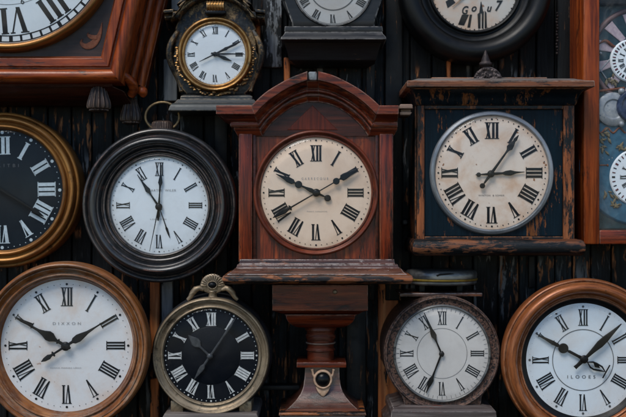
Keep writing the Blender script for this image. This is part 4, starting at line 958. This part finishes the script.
numeral_parts(c, 'ink', di, X0, Y0, 34.4, 51, 3.2, 0, thick=.12, gap=.075, vw=.36, xw=.32, cond=0.74)
mb = minutes(BM(), X0, Y0, 53.6, 3.2, .22, 1.25); ringline(mb, X0, Y0, 30.6, .7, 3.25)
c.build('minute_track', mb, 'ink_grey', di, origin=(X0, Y0))
lb = lettering(BM(), 'I L O O E S', 582.3, 377.4, 3.2, 3.2, 28)
c.build('lettering', lb, 'ink_faded', di, origin=(X0, Y0))
HX, HY = 583.6, 359
c.build('hour_hand', hand(HX, HY, 298, [(-4, 1.2), (0, 2), (6, 1.4), (16, 1.4)] + bead(22.6, 5, 10) + [(28.5, 1.8), (36, 1.9), (44, 1.2), (54, .4)], 1.4, 1), 'black_hand', origin=(HX, HY))
c.build('minute_hand', hand(HX, HY, 46.6, [(-12.5, 2), (-9, 1.6), (0, 2.2), (4, 1.4), (12, 2.2), (22, 3.6), (30, 3.2), (38, 2), (51.5, .4)], -1, 1), 'black_hand', origin=(HX, HY))
a3 = math.radians(119); ux, uy = math.sin(a3), -math.cos(a3); vx, vy = -uy, ux
b = BM()
loop = [(5, .8), (10, 4), (14, 4.2), (20, 2.2), (25, .6), (20, -2.2), (14, -2.4), (10, -2)]
b.tube([(HX+ux*t+vx*w, HY+uy*t+vy*w, .2) for t, w in loop], .9, 8, True)
b.tube([(HX+ux*26+vx*w, HY+uy*26+vy*w, .2) for w in (-7.5, -3, 0, 3, 7.5)], .7, 8)
b.prism([(HX+ux*t+vx*w, HY+uy*t+vy*w) for t, w in ((10, -2), (16, -2), (19, 0), (14, 1.6))], -.2, .6)
c.build('alarm_hand', b, 'black_hand', origin=(HX, HY))
c.build('hub', hub(HX, HY, 4.2, -2, 1.6), 'black_hand', origin=(HX, HY))
c.build('glass', BM().disc(X0, Y0, 57, 1.4, 96, 6, 8), 'glass', origin=(X0, Y0))

# ================================================================== bead string
bs = Thing('bead_string', 'string of small pale beads hanging on the dark wall above the square clock', 'bead string', 557, 56, 66)
b = BM()
for i in range(14): b.ball(557+.5*math.sin(i*1.7), 13+i*3.1, 0, 1.05+.35*(i % 2), sub=2)
bs.build('beads', b, 'iron')
bs.build('cord', BM().tube([(557, -20, 0), (557, 12, 0), (557, 54, 0)], .35, 6), 'dark_metal')
bs.build('hook', BM().tube([(557, -20, 0), (557, -23, 2), (557, -23, 16)], .8, 8), 'dark_metal')

for o in bpy.data.objects:
    if '_o' in o: del o['_o']

# ------------------------------------------------------------------ light, camera, render
EL, ROT = 55, -32          # sun height; degrees left of straight behind the camera
w = bpy.data.worlds.new('World'); scene.world = w; w.use_nodes = True
nt = w.node_tree; bg = nt.nodes['Background']
sky = nt.nodes.new('ShaderNodeTexSky'); sky.sky_type = 'NISHITA'; sky.sun_disc = False
sky.sun_elevation = math.radians(EL); sky.sun_rotation = math.radians(180 - ROT)
sky.air_density = 1.0; sky.dust_density = .1; sky.ozone_density = 3.0
nt.links.new(sky.outputs[0], bg.inputs[0]); bg.inputs[1].default_value = .065
sl = bpy.data.lights.new('sun', 'SUN'); sl.energy = 1.5; sl.angle = math.radians(24); sl.color = (1, .945, .86)
so = bpy.data.objects.new('sun', sl); col.objects.link(so)
dirv = Vector((math.sin(math.radians(ROT))*math.cos(math.radians(EL)), -math.cos(math.radians(ROT))*math.cos(math.radians(EL)), math.sin(math.radians(EL))))
so.rotation_euler = dirv.to_track_quat('Z', 'Y').to_euler()
cd = bpy.data.cameras.new('camera'); co = bpy.data.objects.new('camera', cd); col.objects.link(co)
co.location = (0, -D*S, 0); co.rotation_euler = (PI/2, 0, 0)
cd.sensor_width = 36; cd.lens = 18*D/CX; cd.clip_end = 100; cd.clip_start = .05
cd.dof.use_dof = True; cd.dof.focus_distance = (D-2)*S; cd.dof.aperture_fstop = 2.6
scene.camera = co
scene.render.engine = 'CYCLES'
scene.cycles.use_denoising = True
scene.cycles.max_bounces = 8; scene.cycles.transparent_max_bounces = 12
vs = scene.view_settings; vs.view_transform = 'Standard'; vs.look = 'None'; vs.gamma = 1; vs.exposure = 1.1
